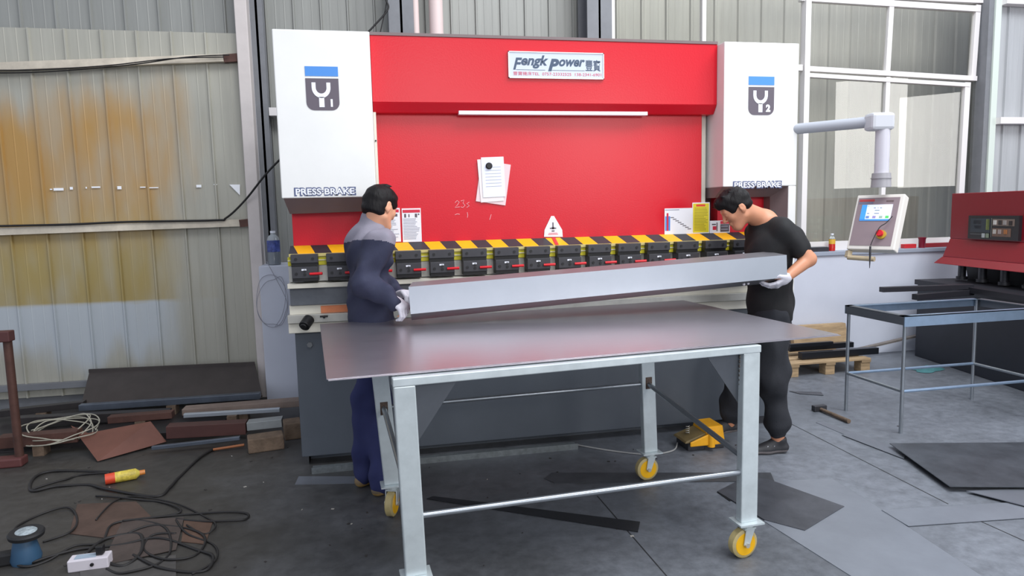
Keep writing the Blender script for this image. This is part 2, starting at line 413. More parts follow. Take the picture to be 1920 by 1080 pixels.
# stained sheet of the left wall
def stained():
    mt = corr_mat('corrugated_stained', (172, 170, 158)); nt = mt.node_tree; b = nt.nodes['Principled BSDF']; L = nt.links.new; N = nt.nodes.new
    src = b.inputs['Base Color'].links[0].from_socket
    tc = N('ShaderNodeTexCoord'); geo = N('ShaderNodeNewGeometry'); sp = N('ShaderNodeSeparateXYZ'); L(geo.outputs['Position'], sp.inputs[0])
    mp = N('ShaderNodeMapping'); mp.inputs['Scale'].default_value = (3.5, 1, .8); L(geo.outputs['Position'], mp.inputs[0])
    n = N('ShaderNodeTexNoise'); n.inputs['Scale'].default_value = 1; n.inputs['Detail'].default_value = 4; L(mp.outputs[0], n.inputs[0])
    def mth(op, a, bb, c=None):
        q = N('ShaderNodeMath'); q.operation = op
        for i, v in enumerate((a, bb, c)):
            if v is None: continue
            if isinstance(v, (int, float)): q.inputs[i].default_value = v
            else: L(v, q.inputs[i])
        return q.outputs[0]
    def ramp(v, a, c):
        q = N('ShaderNodeMapRange'); q.interpolation_type = 'SMOOTHSTEP'; q.inputs[1].default_value = a; q.inputs[2].default_value = c; L(v, q.inputs[0]); return q.outputs[0]
    X = mth('MULTIPLY_ADD', n.outputs[0], .9, sp.outputs[0])   # x plus wobble
    left = ramp(X, -1.0, -1.6)
    zt = mth('MULTIPLY_ADD', n.outputs[0], .9, sp.outputs[2])
    top = ramp(zt, 3.35, 2.85)
    bot = ramp(mth('MULTIPLY_ADD', n.outputs[0], .06, sp.outputs[2]), .915, .935)
    mask = mth('MULTIPLY', mth('MULTIPLY', left, top), bot)
    n3 = N('ShaderNodeTexNoise'); n3.inputs['Scale'].default_value = 1.4; n3.inputs['Detail'].default_value = 3
    mp3 = N('ShaderNodeMapping'); mp3.inputs['Location'].default_value = (3.7, 0, 1.2); mp3.inputs['Scale'].default_value = (2.4, 1, .7); L(geo.outputs['Position'], mp3.inputs[0]); L(mp3.outputs[0], n3.inputs[0])
    mask2 = mth('MULTIPLY', mask, ramp(n3.outputs[0], .28, .62))
    yel = N('ShaderNodeMix'); yel.data_type = 'RGBA'; L(ramp(sp.outputs[2], 1.2, 2.0), yel.inputs[0]); yel.inputs[6].default_value = (*lin((164, 142, 76)), 1); yel.inputs[7].default_value = (*lin((182, 138, 66)), 1)
    m1 = N('ShaderNodeMix'); m1.data_type = 'RGBA'; L(mth('MULTIPLY_ADD', mask2, .5, mth('MULTIPLY', mask, .4)), m1.inputs[0]); L(src, m1.inputs[6]); L(yel.outputs[2], m1.inputs[7])
    low = mth('MULTIPLY', mth('MULTIPLY', left, ramp(sp.outputs[2], .93, .9)), ramp(zt, .75, 1.05))
    m2 = N('ShaderNodeMix'); m2.data_type = 'RGBA'; L(mth('MULTIPLY', low, .7), m2.inputs[0]); L(m1.outputs[2], m2.inputs[6]); m2.inputs[7].default_value = (*lin((186, 196, 206)), 1)
    L(m2.outputs[2], b.inputs['Base Color'])
    return mt
ZT = Y(230, 57, 6.45).z
S(corrug('wall_left', -4.2, -1.07, .12, ZT, 6.45, .272, stained(), ph=.14))
S(corrug('wall_left_upper', -4.2, -1.07, ZT-.1, 4.6, 6.53, .265, corr, ph=.1))
# lower skirt of the left wall
S(MB().box(-4.2, -1.12, 6.5, 6.56, 0, .14).build('baseboard_left', col_grey))
a, c = Y(-260, 745, 6.42), Y(165, 719, 6.42)
S(MB().bar(a, Y(470, 700, 6.42), .05, .05).build('trim_1', col_grey))
trim_m = mat('rail_cream', (206, 196, 178), .5, var=.3, vs=3)
S(MB().bar(Y(-300, 137, 6.4), Y(452, 108, 6.4), .05, .062).build('trim_2', trim_m))
S(MB().bar(Y(-300, 445, 6.4), Y(468, 417, 6.4), .05, .062).build('trim_3', trim_m))
S(MB().box(-1.075, -.975, 6.34, 6.5, 0, 4.6).build('trim_4', post_pink, bevel=.006))
for a_, b_, n_ in (((420, 110.5), (453, 108), 'trim_18'), ((450, 419), (470, 417), 'trim_19')):
    S(MB().bar(Y(*a_, 6.398), Y(*b_, 6.398), .052, .066).build(n_, rust))
# daylight through torn holes, painted as small white patches on the sheet
daylight_patches = MB()
for px, py, wd, h in ((110, 355, 18, 5), (134, 353, 5, 5), (180, 351, 16, 3), (224, 352, 7, 6), (268, 351, 10, 2), (288, 352, 18, 2), (373, 349, 9, 5), (404, 346, 6, 2), (96, 355, 4, 2), (162, 352, 2, 3)):
    p, q = Y(px-wd/2, py+h/2, 6.44), Y(px+wd/2, py-h/2, 6.44); daylight_patches.box(p.x, q.x, 6.436, 6.442, p.z, q.z)
daylight_patches.poly([Y(430, 346, 6.44), Y(450, 346, 6.44), Y(450, 366, 6.44)], (0, -.004, 0))
S(daylight_patches.build('trim_5', mat('painted_daylight', (250, 252, 255), .5)))

S(corrug('wall_back', -.98, 2.27, 0, 4.6, 6.66, .238, corr, ph=.12))
S(MB().box(-.98, 2.3, 6.15, 6.64, 0, 1.195).build('wall_back_lower', concrete_w, bevel=.004))
S(MB().box(2.3, 8.2, 6.36, 6.7, 0, 1.08).build('wall_back_half', concrete_w, bevel=.004))
S(MB().box(2.3, 8.2, 6.34, 6.7, 1.08, 1.12).build('trim_6', mat('ledge_grey', (158, 166, 180), .5), bevel=.003))
S(corrug('wall_outer', 2.0, 10.5, .9, 4.6, 7.6, .3, corr_out, ph=.2, rib=.05))
# steel columns
def hcol(name, x0, x1, y0, y1, mt):
    return S(MB().box(x0, x1, y0, y0+.02, 0, 4.6).box(x0, x1, y1-.02, y1, 0, 4.6).box((x0+x1)/2-.01, (x0+x1)/2+.01, y0, y1, 0, 4.6).build(name, mt))
hcol('trim_7', -.975, -.87, 6.5, 6.62, col_grey)
hcol('trim_8', .21, .43, 6.3, 6.5, col_grey)
hcol('trim_9', 2.03, 2.27, 6.3, 6.6, col_grey)
# vertical painted pipes rising behind the machine
for px, w_, nm, lb in ((778, 15, 'slim', 'slim pale pink vertical pipe above the machine, left of the thicker one'), (818, 25, 'thick', 'thick pale pink vertical pipe above the machine, right of the slim one')):
    p = Y(px, 40, 6.4); r = w_/2/FPX*6.4
    tag(MB().cyl((p.x, 6.4, 1.195), (p.x, 6.4, 4.6), r, n=24).build('wall_pipe', mat('pipe_pink', (222, 202, 198), .5), smooth='angle'), lb, 'pipe', 'vertical pipes behind the machine')
# short ledge left of machine (girt)
p = Y(500, 209, 6.5); S(MB().box(-.865, 2.03, 6.5, 6.6, p.z-.035, p.z+.035).build('trim_10', frame_white))

# window frames
def px2(p, q, y): a, b_ = Y(*p, y), Y(*q, y); return a, b_
def wbar(mb, p, q, wd, y=6.58, d=.06): mb.bar(Y(*p, y), Y(*q, y), d if abs(p[0]-q[0]) > abs(p[1]-q[1]) else d-.012, wd, up=(0, 0, 1) if abs(p[0]-q[0]) > abs(p[1]-q[1]) else (1, 0, 0))
f1 = MB()
x0 = 2.30; xm = Y(1318, 40, 6.58).x; x1 = 4.47
f1.box(x0, x0+.09, 6.55, 6.61, 1.12, 4.6).box(xm-.02, xm+.02, 6.55, 6.61, 1.12, 4.6).box(x0, x1-.03, 6.55, 6.61, 1.12, 1.2).box(x0, x1-.03, 6.55, 6.61, 3.0, 3.06)
wf = S(f1.build('window_1', frame_white))
MB().box(x0+.09, xm-.02, 6.575, 6.581, 1.2, 4.6).box(xm+.02, x1-.04, 6.575, 6.581, 1.2, 4.6).build('pane', gm, wf)
f2 = MB()
x0 = 4.45; x1 = 6.62
f2.box(x0, x0+.06, 6.53, 6.62, 1.12, 4.6)
zr = 3.02
wbar(f2, (1505, 129, ), (1828, 148), .05); wbar(f2, (1505, 141), (1815, 160), .04)
wbar(f2, (1500, -3), (1835, 18), .06)
wbar(f2, (1670, 0), (1662, 134), .055); wbar(f2, (1663, 145), (1650, 440), .05)
wbar(f2, (1832, 10), (1822, 145), .06); wbar(f2, (1812, 155), (1795, 445), .07)
f2.box(x0+.06, x1+.05, 6.54, 6.62, 1.12, 1.215)
f2.box(x0, x1+.2, 6.54, 6.62, 3.75, 3.85)
wf = S(f2.build('window_2', frame_white))
MB().box(x0+.06, 6.6, 6.585, 6.591, 1.2, 3.8).build('pane', gm, wf)
S(MB().box(6.60, 6.665, 6.46, 6.62, 1.12, 4.6).build('trim_11', col_grey))
S(MB().box(6.665, 6.74, 6.44, 6.52, 0, 4.6).build('trim_12', mat('post_mint', (206, 216, 206), .4)))
S(corrug('wall_right', 6.73, 9.2, 0, 4.6, 6.5, .24, corr_right, ph=.16))
p = Y(1890, 226, 6.4); S(MB().box(6.74, 9.2, 6.38, 6.48, p.z-.035, p.z+.035).build('trim_13', frame_white))
p = Y(1890, 2, 6.4); S(MB().box(6.74, 9.2, 6.38, 6.48, p.z-.03, p.z+.03).build('trim_14', frame_white))

# ================================================================ PRESS BRAKE
PB = empty('press_brake', (1.2, 4.9, 0), 'large red and white press brake with a striped ledge, behind the two workers', 'machine')
XL, XR = -.53, 2.885
# frames / bed
MB().box(XL+.01, XR, 4.47, 4.52, .06, .873).build('apron', apron_grey, PB, bevel=.004)
MB().box(XL+.05, XR-.05, 4.6, 5.9, 0, .85).build('bed', apron_grey, PB)
MB().box(XL+.03, -.3, 5.0, 6.0, .85, 2.66).box(2.6, XR-.03, 5.0, 6.0, .85, 2.66).build('side_frame', mat('frame_dark', (86, 88, 94), .5), PB)
bolt = MB(); p = Y(581, 646, 4.47)
bolt.cyl((p.x, 4.472, p.z), (p.x, 4.455, p.z), .018, n=6).build('bolt', grey_metal, PB)
# covers
for k, (xa, xb, zb) in enumerate(((-.53, .026, 1.718), (2.333, 2.885, 1.742))):
    mb = MB().box(xa, xb, 4.30, 5.05, zb, 2.697)
    if k == 1: mb.box(2.825, 2.885, 4.30, 5.05, .875, zb)
    cov = mb.build('side_cover', white_paint, PB, bevel=.006)
    # rounded brown bevel under the cover
    if k == 0:
        MB().hexa([(xa+.01, 4.305, zb), (xb-.0, 4.305, zb), (xb-.0, 5.0, zb), (xa+.01, 5.0, zb)], [(xa+.03, 4.40, zb-.092), (xb, 4.40, zb-.085), (xb, 5.0, zb-.085), (xa+.03, 5.0, zb-.092)]).build('cover_bevel', brown_trim, cov)
    else:
        mb = MB().hexa([(xa, 4.305, zb), (2.825, 4.305, zb), (2.825, 4.9, zb), (xa, 4.9, zb)], [(xa, 4.42, zb-.07), (2.76, 4.42, zb-.07), (2.76, 4.9, zb-.07), (xa, 4.9, zb-.07)])
        mb.hexa([(2.825, 4.305, zb), (2.825, 4.305, 1.42), (2.825, 4.9, 1.42), (2.825, 4.9, zb)], [(2.76, 4.42, zb-.07), (2.76, 4.42, 1.42), (2.76, 4.9, 1.42), (2.76, 4.9, zb-.07)])
        mb.build('cover_bevel', brown_trim, cov)
    # emblem: blue bar over dark badge with Y and number
    yy = 4.2985
    c0, c1 = ((571, 124), (635, 143)) if k == 0 else ((1404, 143), (1451, 159))
    d0, d1 = ((573, 147), (636, 208)) if k == 0 else ((1404, 163), (1451, 215))
    A, B = Y(*c0, yy), Y(*c1, yy); xl, xr = A.x, A.x+.19; zt, zb2 = A.z, A.z-.056
    em = MB().box(xl, xr, yy-.001, yy+.002, zb2, zt).build('emblem_bar', blue_ink, cov)
    zt = zb2-.013; zb2 = zt-.185; R = .045; pts = [(xl, yy, zt), (xl, yy, zb2+R)]
    pts += [(xl+R-R*math.cos(t), yy, zb2+R-R*math.sin(t)) for t in np.linspace(0, math.pi/2, 7)[1:]]
    pts += [(xr-R+R*math.sin(t), yy, zb2+R-R*math.cos(t)) for t in np.linspace(0, math.pi/2, 7)]+[(xr, yy, zt)]
    MB().poly(pts, (0, -.001, 0)).build('emblem_badge', mat('badge', (96, 88, 98), .5), cov)
    cx = xl+.088; cz = zt-.054; ro, ri = .054, .031; y2 = yy-.0025
    ym = MB()
    arc = [(cx+ro*math.cos(t), y2, cz+ro*math.sin(t)*1.1) for t in np.linspace(math.pi, 2*math.pi, 17)]
    arci = [(cx+ri*math.cos(t), y2, cz+ri*math.sin(t)*1.1) for t in np.linspace(math.pi, 2*math.pi, 17)]
    for i in range(16): ym.add([arc[i], arc[i+1], arci[i+1], arci[i]], [(0, 1, 2, 3)])
    for s_ in (-1, 1): ym.add([(cx+s_*ro, y2, cz), (cx+s_*ri, y2, cz), (cx+s_*ri, y2, cz+.030), (cx+s_*ro, y2, cz+.030)], [(0, 1, 2, 3)])
    ym.add([(cx-.015, y2, cz-ro), (cx+.015, y2, cz-ro), (cx+.015, y2, zb2+.018), (cx-.015, y2, zb2+.018)], [(0, 1, 2, 3)])
    ym.build('emblem_letter', letter_white, cov)
    text('emblem_number', '12'[k], .045 if k == 0 else .05, (xl+.145, y2, zb2+.02), (1, 0, 0), (0, 0, 1), letter_white, cov, bold=.06)
    # PRESS BRAKE lettering, white with blue outline
    t0, t1 = ((553, 370), (667, 366)) if k == 0 else ((1375, 356), (1465, 354))
    A, B = Y(*t0, yy), Y(*t1, yy)
    mid = ((A.x+B.x)/2, yy, A.z+.006)
    text('lettering_outline', 'PRESS·BRAKE', .052, mid, (1, 0, 0), (0, 0, 1), letter_blue, cov, width=B.x-A.x+.006, bold=.075, ext=.0005)
    text('lettering', 'PRESS·BRAKE', .038, (mid[0], yy, mid[2]+.007), (1, 0, 0), (0, 0, 1), letter_white, cov, width=B.x-A.x-.012, bold=.02, ext=.0022)
# ram upper beam with sloping lower lip
ur = MB(); xa, xb = .028, 2.332
ur.box(xa, xb, 4.395, 5.0, 2.30, 2.70)
ur.hexa([(xa, 4.395, 2.30), (xb, 4.395, 2.30), (xb, 4.7, 2.30), (xa, 4.7, 2.30)], [(xa, 4.44, 2.243), (xb, 4.44, 2.243), (xb, 4.7, 2.243), (xa, 4.7, 2.243)])
ub = ur.build('upper_beam', red_paint, PB, bevel=.003)
MB().box(xa, xb, 4.39, 5.02, 2.70, 2.718).build('top_edge', brown_trim, ub)
# ram
ram = MB().box(-.50, 2.275, 4.50, 4.60, 1.40, 2.26).build('ram', red_paint, PB, bevel=.003)
MB().box(2.40, 2.80, 4.50, 4.60, 1.42, 1.8).build('ram_end', red_paint, ram)
MB().box(2.275, 2.40, 4.60, 4.66, 1.42, 2.26).build('ram_recess', brown_trim, ram)
MB().box(2.285, 2.315, 4.52, 4.60, 1.45, 2.25).build('guide_strip', cream, PB)
gs = MB().box(.028, .045, 4.42, 4.5, 1.6, 2.243).build('guide_strip', cream, PB)
p = Y(702, 264, 4.42); MB().cyl((.037, 4.42, p.z), (.037, 4.414, p.z), .005, n=10).build('bolt', black, gs)
p = Y(1340, 264, 4.52); MB().cyl((p.x, 4.52, p.z), (p.x, 4.514, p.z), .005, n=10).build('bolt', black, gs)
# light bar under lip
p, q = Y(860, 211, 4.43), Y(1214, 215, 4.43)
MB().box(p.x, q.x, 4.425, 4.47, p.z-.012, p.z+.012).build('light_bar', letter_white, PB, bevel=.002)
# name plate
A, B = Y(952, 94, 4.39), Y(1132, 149, 4.39)
pl = MB().box(A.x, B.x, 4.385, 4.394, 2.455, 2.622).build('name_plate', plate_silver, PB, bevel=.003)
pb = MB()
for (a0, a1, c0, c1) in ((A.x, B.x, 2.455, 2.461), (A.x, B.x, 2.616, 2.622), (A.x, A.x+.006, 2.455, 2.622), (B.x-.006, B.x, 2.455, 2.622)): pb.box(a0, a1, 4.380, 4.386, c0, c1)
pb.build('plate_border', mat('plate_border', (226, 220, 222), .3, .3), pl)
yy = 4.3845; W = B.x-A.x; slate = mat('slate_letter', (62, 80, 104), .5)
text('brand_letter', 'F', 0.075, (A.x+0.0315, yy, 2.508), (1, 0, 0), (0, 0, 1), slate, pl, width=.060, shear=.3, bold=.03, align='LEFT')
text('brand_lettering', 'engk', 0.083, (A.x+0.0840, yy, 2.517), (1, 0, 0), (0, 0, 1), slate, pl, width=0.180, shear=.3, bold=.034, align='LEFT')
text('brand_letter', 'P', 0.078, (A.x+0.2610, yy, 2.502), (1, 0, 0), (0, 0, 1), slate, pl, width=0.0743, shear=.3, bold=.05, align='LEFT')
text('brand_lettering', 'ower', 0.045, (A.x+0.3341, yy, 2.533), (1, 0, 0), (0, 0, 1), slate, pl, width=0.1744, shear=.3, bold=.034, align='LEFT')
text('brand_characters', '豐寶', .072, (A.x+.512, yy, 2.506), (1, 0, 0), (0, 0, 1), slate, pl, width=.1020, bold=.012, align='LEFT')
MB().box(A.x+0.0506, A.x+0.2419, yy-.001, yy, 2.5075, 2.5095).box(A.x+0.2812, A.x+0.5062, yy-.001, yy, 2.5075, 2.5095).build('underline', slate, pl)
text('phone_line', '豐寶機床TEL  0757-23332525  138-2341-6901', .024, (A.x+0.0315, yy, 2.473), (1, 0, 0), (0, 0, 1), mat('pink_print', (205, 70, 100), .5), pl, width=W-.05, align='LEFT')
# hazard ledge
hz = MB(); x0, x1 = XL+.01, 2.62
hz.hexa([(x0, 4.498, 1.425), (x1, 4.498, 1.425), (x1, 4.498, 1.36), (x0, 4.498, 1.36)], [(x0, 4.405, 1.378), (x1, 4.405, 1.378), (x1, 4.405, 1.36), (x0, 4.405, 1.36)])
led = hz.build('striped_ledge', cream, PB)
st = MB(); pitch = .2045; kx = .035
nrm = Vector((0, -.047, .093)).normalized()*.0015
for i in range(-8, 11):
    for half in (0, 1):
        a = .829+i*pitch+half*pitch*.5; b2 = a+pitch*.5
        T = [(a, 0), (b2, 0), (b2+kx, 1), (a+kx, 1)]
        P = []
        for x, t in T: P.append(Vector((min(max(x, x0), x1), 4.498-.093*t, 1.425-.047*t))+nrm)
        if P[1].x-P[0].x < .003 and P[2].x-P[3].x < .003: continue
        st.add(P, [(0, 1, 2, 3)], half)
st.build('hazard_stripes', [black_stripe, yellow], led)
MB().box(x0, x1, 4.40, 4.405, 1.362, 1.38).build('ledge_edge', mat('ledge_edge', (206, 190, 120), .5), led)
p = Y(1041, 449, 4.45); MB().add([Vector((p.x-.012, 4.496, 1.4265))+nrm*2, Vector((p.x+.012, 4.496, 1.4265))+nrm*2, Vector((p.x+.012, 4.406, 1.381))+nrm*2, Vector((p.x-.012, 4.406, 1.381))+nrm*2], [(0, 1, 2, 3)]).build('centre_mark', lever_red, led)
# holders behind clamps
MB().box(XL, 2.6, 4.41, 4.46, 1.305, 1.36).build('clamp_rail', yellow2, PB, bevel=.003)
MB().box(XL, 2.6, 4.405, 4.46, 1.335, 1.34).build('clamp_rail_groove', cream, PB)
MB().box(XL, 2.6, 4.43, 4.5, 1.205, 1.305).build('punch_row', steel_rail, PB)
# clamps
c0 = Vector((-.505, 4.33, 1.21))
mb = MB().box(c0.x, c0.x+.16, 4.345, 4.41, 1.325, 1.378).box(c0.x, c0.x+.16, 4.36, 4.41, 1.30, 1.327, 1).box(c0.x+.004, c0.x+.158, 4.335, 4.43, 1.232, 1.302).box(c0.x+.004, c0.x+.158, 4.345, 4.43, 1.212, 1.233, 1)
cl = mb.build('tool_clamp', [clamp_mat, black], PB, bevel=.002)
for dx, dz, yv in ((.03, .13, 4.345), (.13, .13, 4.345), (.03, .04, 4.335), (.08, .035, 4.335), (.08, .058, 4.335), (.125, .04, 4.335)):
    MB().cyl((c0.x+dx, yv+.002, c0.z+dz+.01), (c0.x+dx, yv-.004, c0.z+dz+.01), .009, n=10).build('bolt', black, cl)
MB().box(c0.x+.062, c0.x+.09, 4.331, 4.336, 1.279, 1.289).build('gauge', letter_white, cl)
MB().cyl((c0.x+.11, 4.325, 1.258), (c0.x+.185, 4.312, 1.260), .008, .009, n=12).build('lever', lever_red, cl, smooth='angle')
for i in range(1, 15):
    c = copy_tree(cl, PB); c.location.x += .2105*i
# bed rails below the clamps
MB().box(XL-.005, 2.8, 4.36, 4.5, 1.168, 1.198).build('die_rail', cream, PB, bevel=.003)
MB().box(XL, 2.8, 4.42, 4.5, 1.055, 1.168).build('die_block', mat('die_block', (98, 102, 108), .4, .3, var=.15, vs=12), PB, bevel=.003)
MB().box(XL-.01, 2.8, 4.44, 4.5, .998, 1.055).build('lower_plate', cream, PB)
MB().box(XL+.18, .3, 4.434, 4.442, 1.0, 1.045).build('orange_strip', orange, PB)
MB().box(XL-.02, 2.8, 4.40, 4.5, .945, .998).build('support_rail', steel_rail, PB, bevel=.003)
MB().box(XL-.02, 2.75, 4.42, 4.5, .88, .942).build('slide_rail', cream, PB, bevel=.004)
p = Y(608, 594, 4.39)
MB().cyl((p.x, 4.40, p.z), (p.x, 4.37, p.z), .008, n=12).bar((p.x-.024, 4.365, p.z+.006), (p.x+.024, 4.365, p.z+.006), .01, .01).build('wing_knob', black, PB)
a, c = Y(580, 598, 4.36), Y(570, 612, 4.30)
MB().cyl(a, c, .034, .034, n=24).cyl(c, c+(c-a).normalized()*.01, .022, n=18).build('handwheel', black, PB, smooth='angle', bevel=.004)
MB().box(-.9+.42, XL+.05, 4.5, 4.9, 0, .06).build('base_foot', dark_steel, PB)
MB().box(2.5, 2.85, 4.5, 4.9, 0, .06).build('base_foot', dark_steel, PB)
# posters on the ram
def poster(name, pa, pb_, y, base, items, parent=PB, label=None):
    A, B = Y(*pa, y), Y(*pb_, y); P = MB().box(A.x, B.x, y-.0015, y+.001, B.z, A.z).build(name, base, parent)
    if label: P['label'] = label
    W, H = B.x-A.x, A.z-B.z
    groups = {}
    for (u0, v0, u1, v1, mt) in items: groups.setdefault(mt.name, (mt, []))[1].append((u0, v0, u1, v1))
    for j, (mt, rs) in enumerate(groups.values()):
        m_ = MB()
        for u0, v0, u1, v1 in rs:
            m_.box(A.x+W*u0, A.x+W*u1, y-.0022-.0003*j, y-.0016, A.z-H*v1, A.z-H*v0)
        m_.build('printing', mt, P)
    return P
def lines(u0, u1, v0, v1, n, mt, seed=1):
    rr = random.Random(seed); return [(u0, v0+(v1-v0)*i/n, u0+(u1-u0)*rr.uniform(.7, 1), v0+(v1-v0)*(i+.38)/n, mt) for i in range(n)]
poster('safety_poster', (700, 391), (752, 453), 4.497, paper, [(.04, .04, .96, .13, red_ink), (.2, .16, .3, .26, ink), (.6, .16, .7, .26, ink), (.8, .17, .9, .25, ink)]+lines(.06, .94, .3, .94, 14, lightink, 3), label='white safety sheet partly hidden by the worker in navy')
poster('safety_poster', (753, 391), (791, 453), 4.497, paper, [(.04, .04, .96, .13, red_ink), (.12, .16, .22, .27, ink), (.34, .17, .4, .26, ink), (.68, .16, .8, .27, ink), (.84, .16, .92, .2, ink)]+lines(.06, .94, .3, .94, 14, lightink, 4), label='white safety sheet with a red header, right of the worker in navy')
it = [(.02, .3, .19, .86, blue_ink), (.07, .18, .13, .86, red_ink), (.02, .04, .5, .07, lightink)]
for i in range(8): it.append((.2+i*.085, .34+i*.065, .32+i*.085, .365+i*.065, ink))
poster('tonnage_chart', (1246, 391), (1300, 438), 4.497, paper, it, label='white chart with a blue and red column and falling dashes')
poster('warning_notice', (1298, 380), (1330, 437), 4.495, paper, [(.04, .03, .96, .97, mat('yellow_notice', (226, 208, 40), .5)), (.22, .06, .74, .13, mat('notice_red', (222, 66, 40), .5))]+lines(.12, .9, .17, .93, 16, mat('olive_print', (164, 150, 30), .6), 5), label='yellow notice with a red title bar')
poster('small_warning_label', (1331, 414), (1368, 436), 4.496, paper, [(.52, .04, .97, .28, red_ink), (.52, .3, .97, .92, ink), (.14, .45, .32, .75, red_ink), (.33, .15, .38, .85, ink), (.1, .25, .3, .35, ink), (.56, .45, .9, .5, lightink), (.56, .7, .9, .75, lightink)], label='small white label with a black and red pictogram')
# triangular warning
a, b2, c, d, e = Y(1020, 444, 4.497), Y(1021, 431, 4.497), Y(1036, 405, 4.497), Y(1054, 431, 4.497), Y(1055, 444, 4.497)
tw = MB().poly([a, b2, c+Vector((-.01, 0, 0)), c+Vector((.01, 0, 0)), d, e], (0, -.002, 0)).build('warning_triangle', paper, PB)
p = Y(1037, 428, 4.494); MB().box(p.x-.004, p.x+.004, 4.4935, 4.4945, p.z+.01, p.z+.04).box(p.x-.022, p.x+.022, 4.4935, 4.4945, p.z-.003, p.z+.004).box(p.x-.008, p.x+.008, 4.4935, 4.4945, p.z-.006, p.z+.01).box(p.x-.01, p.x+.01, 4.4935, 4.4945, p.z-.022, p.z-.014).build('printing', ink, tw)
MB().box(p.x-.035, p.x+.035, 4.4935, 4.4945, p.z-.043, p.z-.037).box(p.x-.03, p.x+.03, 4.4935, 4.4945, p.z-.034, p.z-.03).build('printing', mat('pale_red_print', (230, 150, 160), .6), tw)
# chalk writing
chalk = mat('chalk', (246, 190, 196), .8)
ck = MB(); yk = 4.4985
def stroke(pts): ck.tube([Y(px, py, yk) for px, py in pts], .0016, n=5)
stroke(bez([(853, 380), (858, 376), (861, 380), (853, 389), (862, 388)], 5)[:]) if False else None
for pts in ([(853, 380), (857, 376), (861, 379), (858, 384), (853, 389), (862, 388)], [(864, 377), (870, 375), (868, 381), (872, 385), (868, 389), (864, 388)], [(880, 379), (875, 382), (880, 386), (875, 389)], [(853, 403), (857, 401), (862, 402)], [(876, 398), (877, 404), (876, 408)], [(918, 412), (921, 402)]):
    stroke(pts)
ck.build('chalk_writing', chalk, PB)

# control pendant on arm (part of the machine)
arm = MB(); p0 = Y(1497, 240, 4.4); p1 = Y(1645, 232, 3.92)
p0.z = p1.z = 2.13
arm.cyl(Vector((2.7, 4.55, 2.13)), p1, .036, n=24)
armo = arm.build('pendant_arm', mat('arm_grey', (176, 180, 188), .4, .1), PB, smooth='angle')
pd = Y(1657, 340, 3.9)
ex, ey = 3.225, 3.9
MB().obox((ex-.02, ey+.01, 2.125), (.075, -.01, 0), (.008, .055, 0), (0, 0, .055)).build('elbow', mat('arm_elbow', (196, 198, 204), .4), armo, bevel=.02)
MB().cyl((ex, ey, 2.1), (ex, ey, 1.79), .043, n=24).build('drop_pipe', mat('drop_pipe', (202, 200, 208), .4), armo, smooth='angle')
MB().cyl((ex, ey, 1.80), (ex, ey, 1.71), .055, .06, n=24).cyl((ex, ey, 1.77), (ex, ey, 1.765), .062, n=24).build('swivel', mat('swivel_grey', (160, 158, 162), .4), armo, smooth='angle')
az = math.radians(62); ti = math.radians(22)
nf = Vector((-math.sin(az)*math.cos(ti), -math.cos(az)*math.cos(ti), math.sin(ti)))
Xp = Vector((math.cos(az), -math.sin(az), 0)); Zp = Vector((math.sin(az)*math.sin(ti), math.cos(az)*math.sin(ti), math.cos(ti)))
pc = Y(1641, 416, 3.9)
HW, HH, HD = .148, .19, .035
def PP(u, v, d=0): return pc+Xp*(u*HW)+Zp*(v*HH)+nf*d
cab = MB().obox(pc-nf*HD, Xp*HW, Zp*HH, nf*HD).build('control_panel', mat('panel_cream', (226, 222, 214), .4), PB, bevel=.006)
def pquad(name, u0, v0, u1, v1, d, mt, th=.001):
    return MB().obox(PP((u0+u1)/2, (v0+v1)/2, d-th), Xp*(HW*(u1-u0)/2), Zp*(HH*(v1-v0)/2), nf*th).build(name, mt, cab)
pquad('face_plate', -.9, -.86, .84, .88, .003, mat('panel_mauve', (150, 134, 138), .4, .2), .003)
pquad('screen', -.68, .06, .6, .62, .005, mat('screen_white', (214, 226, 244), .3, emis=.55), .002)
pquad('screen_sidebar', -.68, .06, -.46, .62, .0062, mat('screen_blue', (66, 150, 226), .3, emis=.5))
pquad('screen_footer', -.68, .03, .6, .09, .0062, mat('screen_blue_footer', (70, 140, 205), .3, emis=.4))
for i, (u, cc) in enumerate(((-.36, (110, 136, 196)), (-.08, (150, 140, 190)), (.2, (150, 170, 160)), (.46, (90, 196, 100)))):
    pquad('screen_icon', u-.07, .12, u+.07, .21, .0062, mat('icon%d' % i, cc, .3, emis=.4))
for u, v, wd in ((-.12, .5, .08), (.02, .5, .03), (.14, .5, .08), (-.36, .3, .09), (0, .41, .2), (0, .3, .2), (-.4, .57, .03)):
    pquad('screen_text', u-wd/2, v-.012, u+wd/2, v+.012, .0062, mat('screen_grey', (120, 132, 156), .3, emis=.2))
pquad('logo_strip', -.84, .74, -.2, .82, .0045, mat('logo_red', (180, 66, 66), .5))
pquad('logo_text', -.84, .66, -.24, .72, .0045, mat('logo_grey', (112, 116, 140), .5))
pquad('model_mark', .3, .72, .6, .77, .0045, mat('mark_dark', (104, 88, 88), .5))
e = PP(.38, -.47)
MB().cyl(e, e+nf*.012, .03, n=24).build('button_collar', mat('collar_yellow', (196, 168, 60), .5), cab, smooth='angle')
MB().cyl(e+nf*.012, e+nf*.04, .014, n=20).cyl(e+nf*.03, e+nf*.045, .022, .02, n=20).build('emergency_button', lever_red, cab, smooth='angle')
h0, h1 = PP(-.95, -1.02, -.03), PP(-.95, -1.25, -.03)
hd_ = MB().bar(h0, h1, .03, .03, up=(1, 0, 0)).cyl(h1, h1+Xp*.17-Vector((0, 0, .006)), .016, n=16)
hd_.build('panel_handle', mat('handle_cream', (196, 180, 150), .4), cab, smooth='angle')
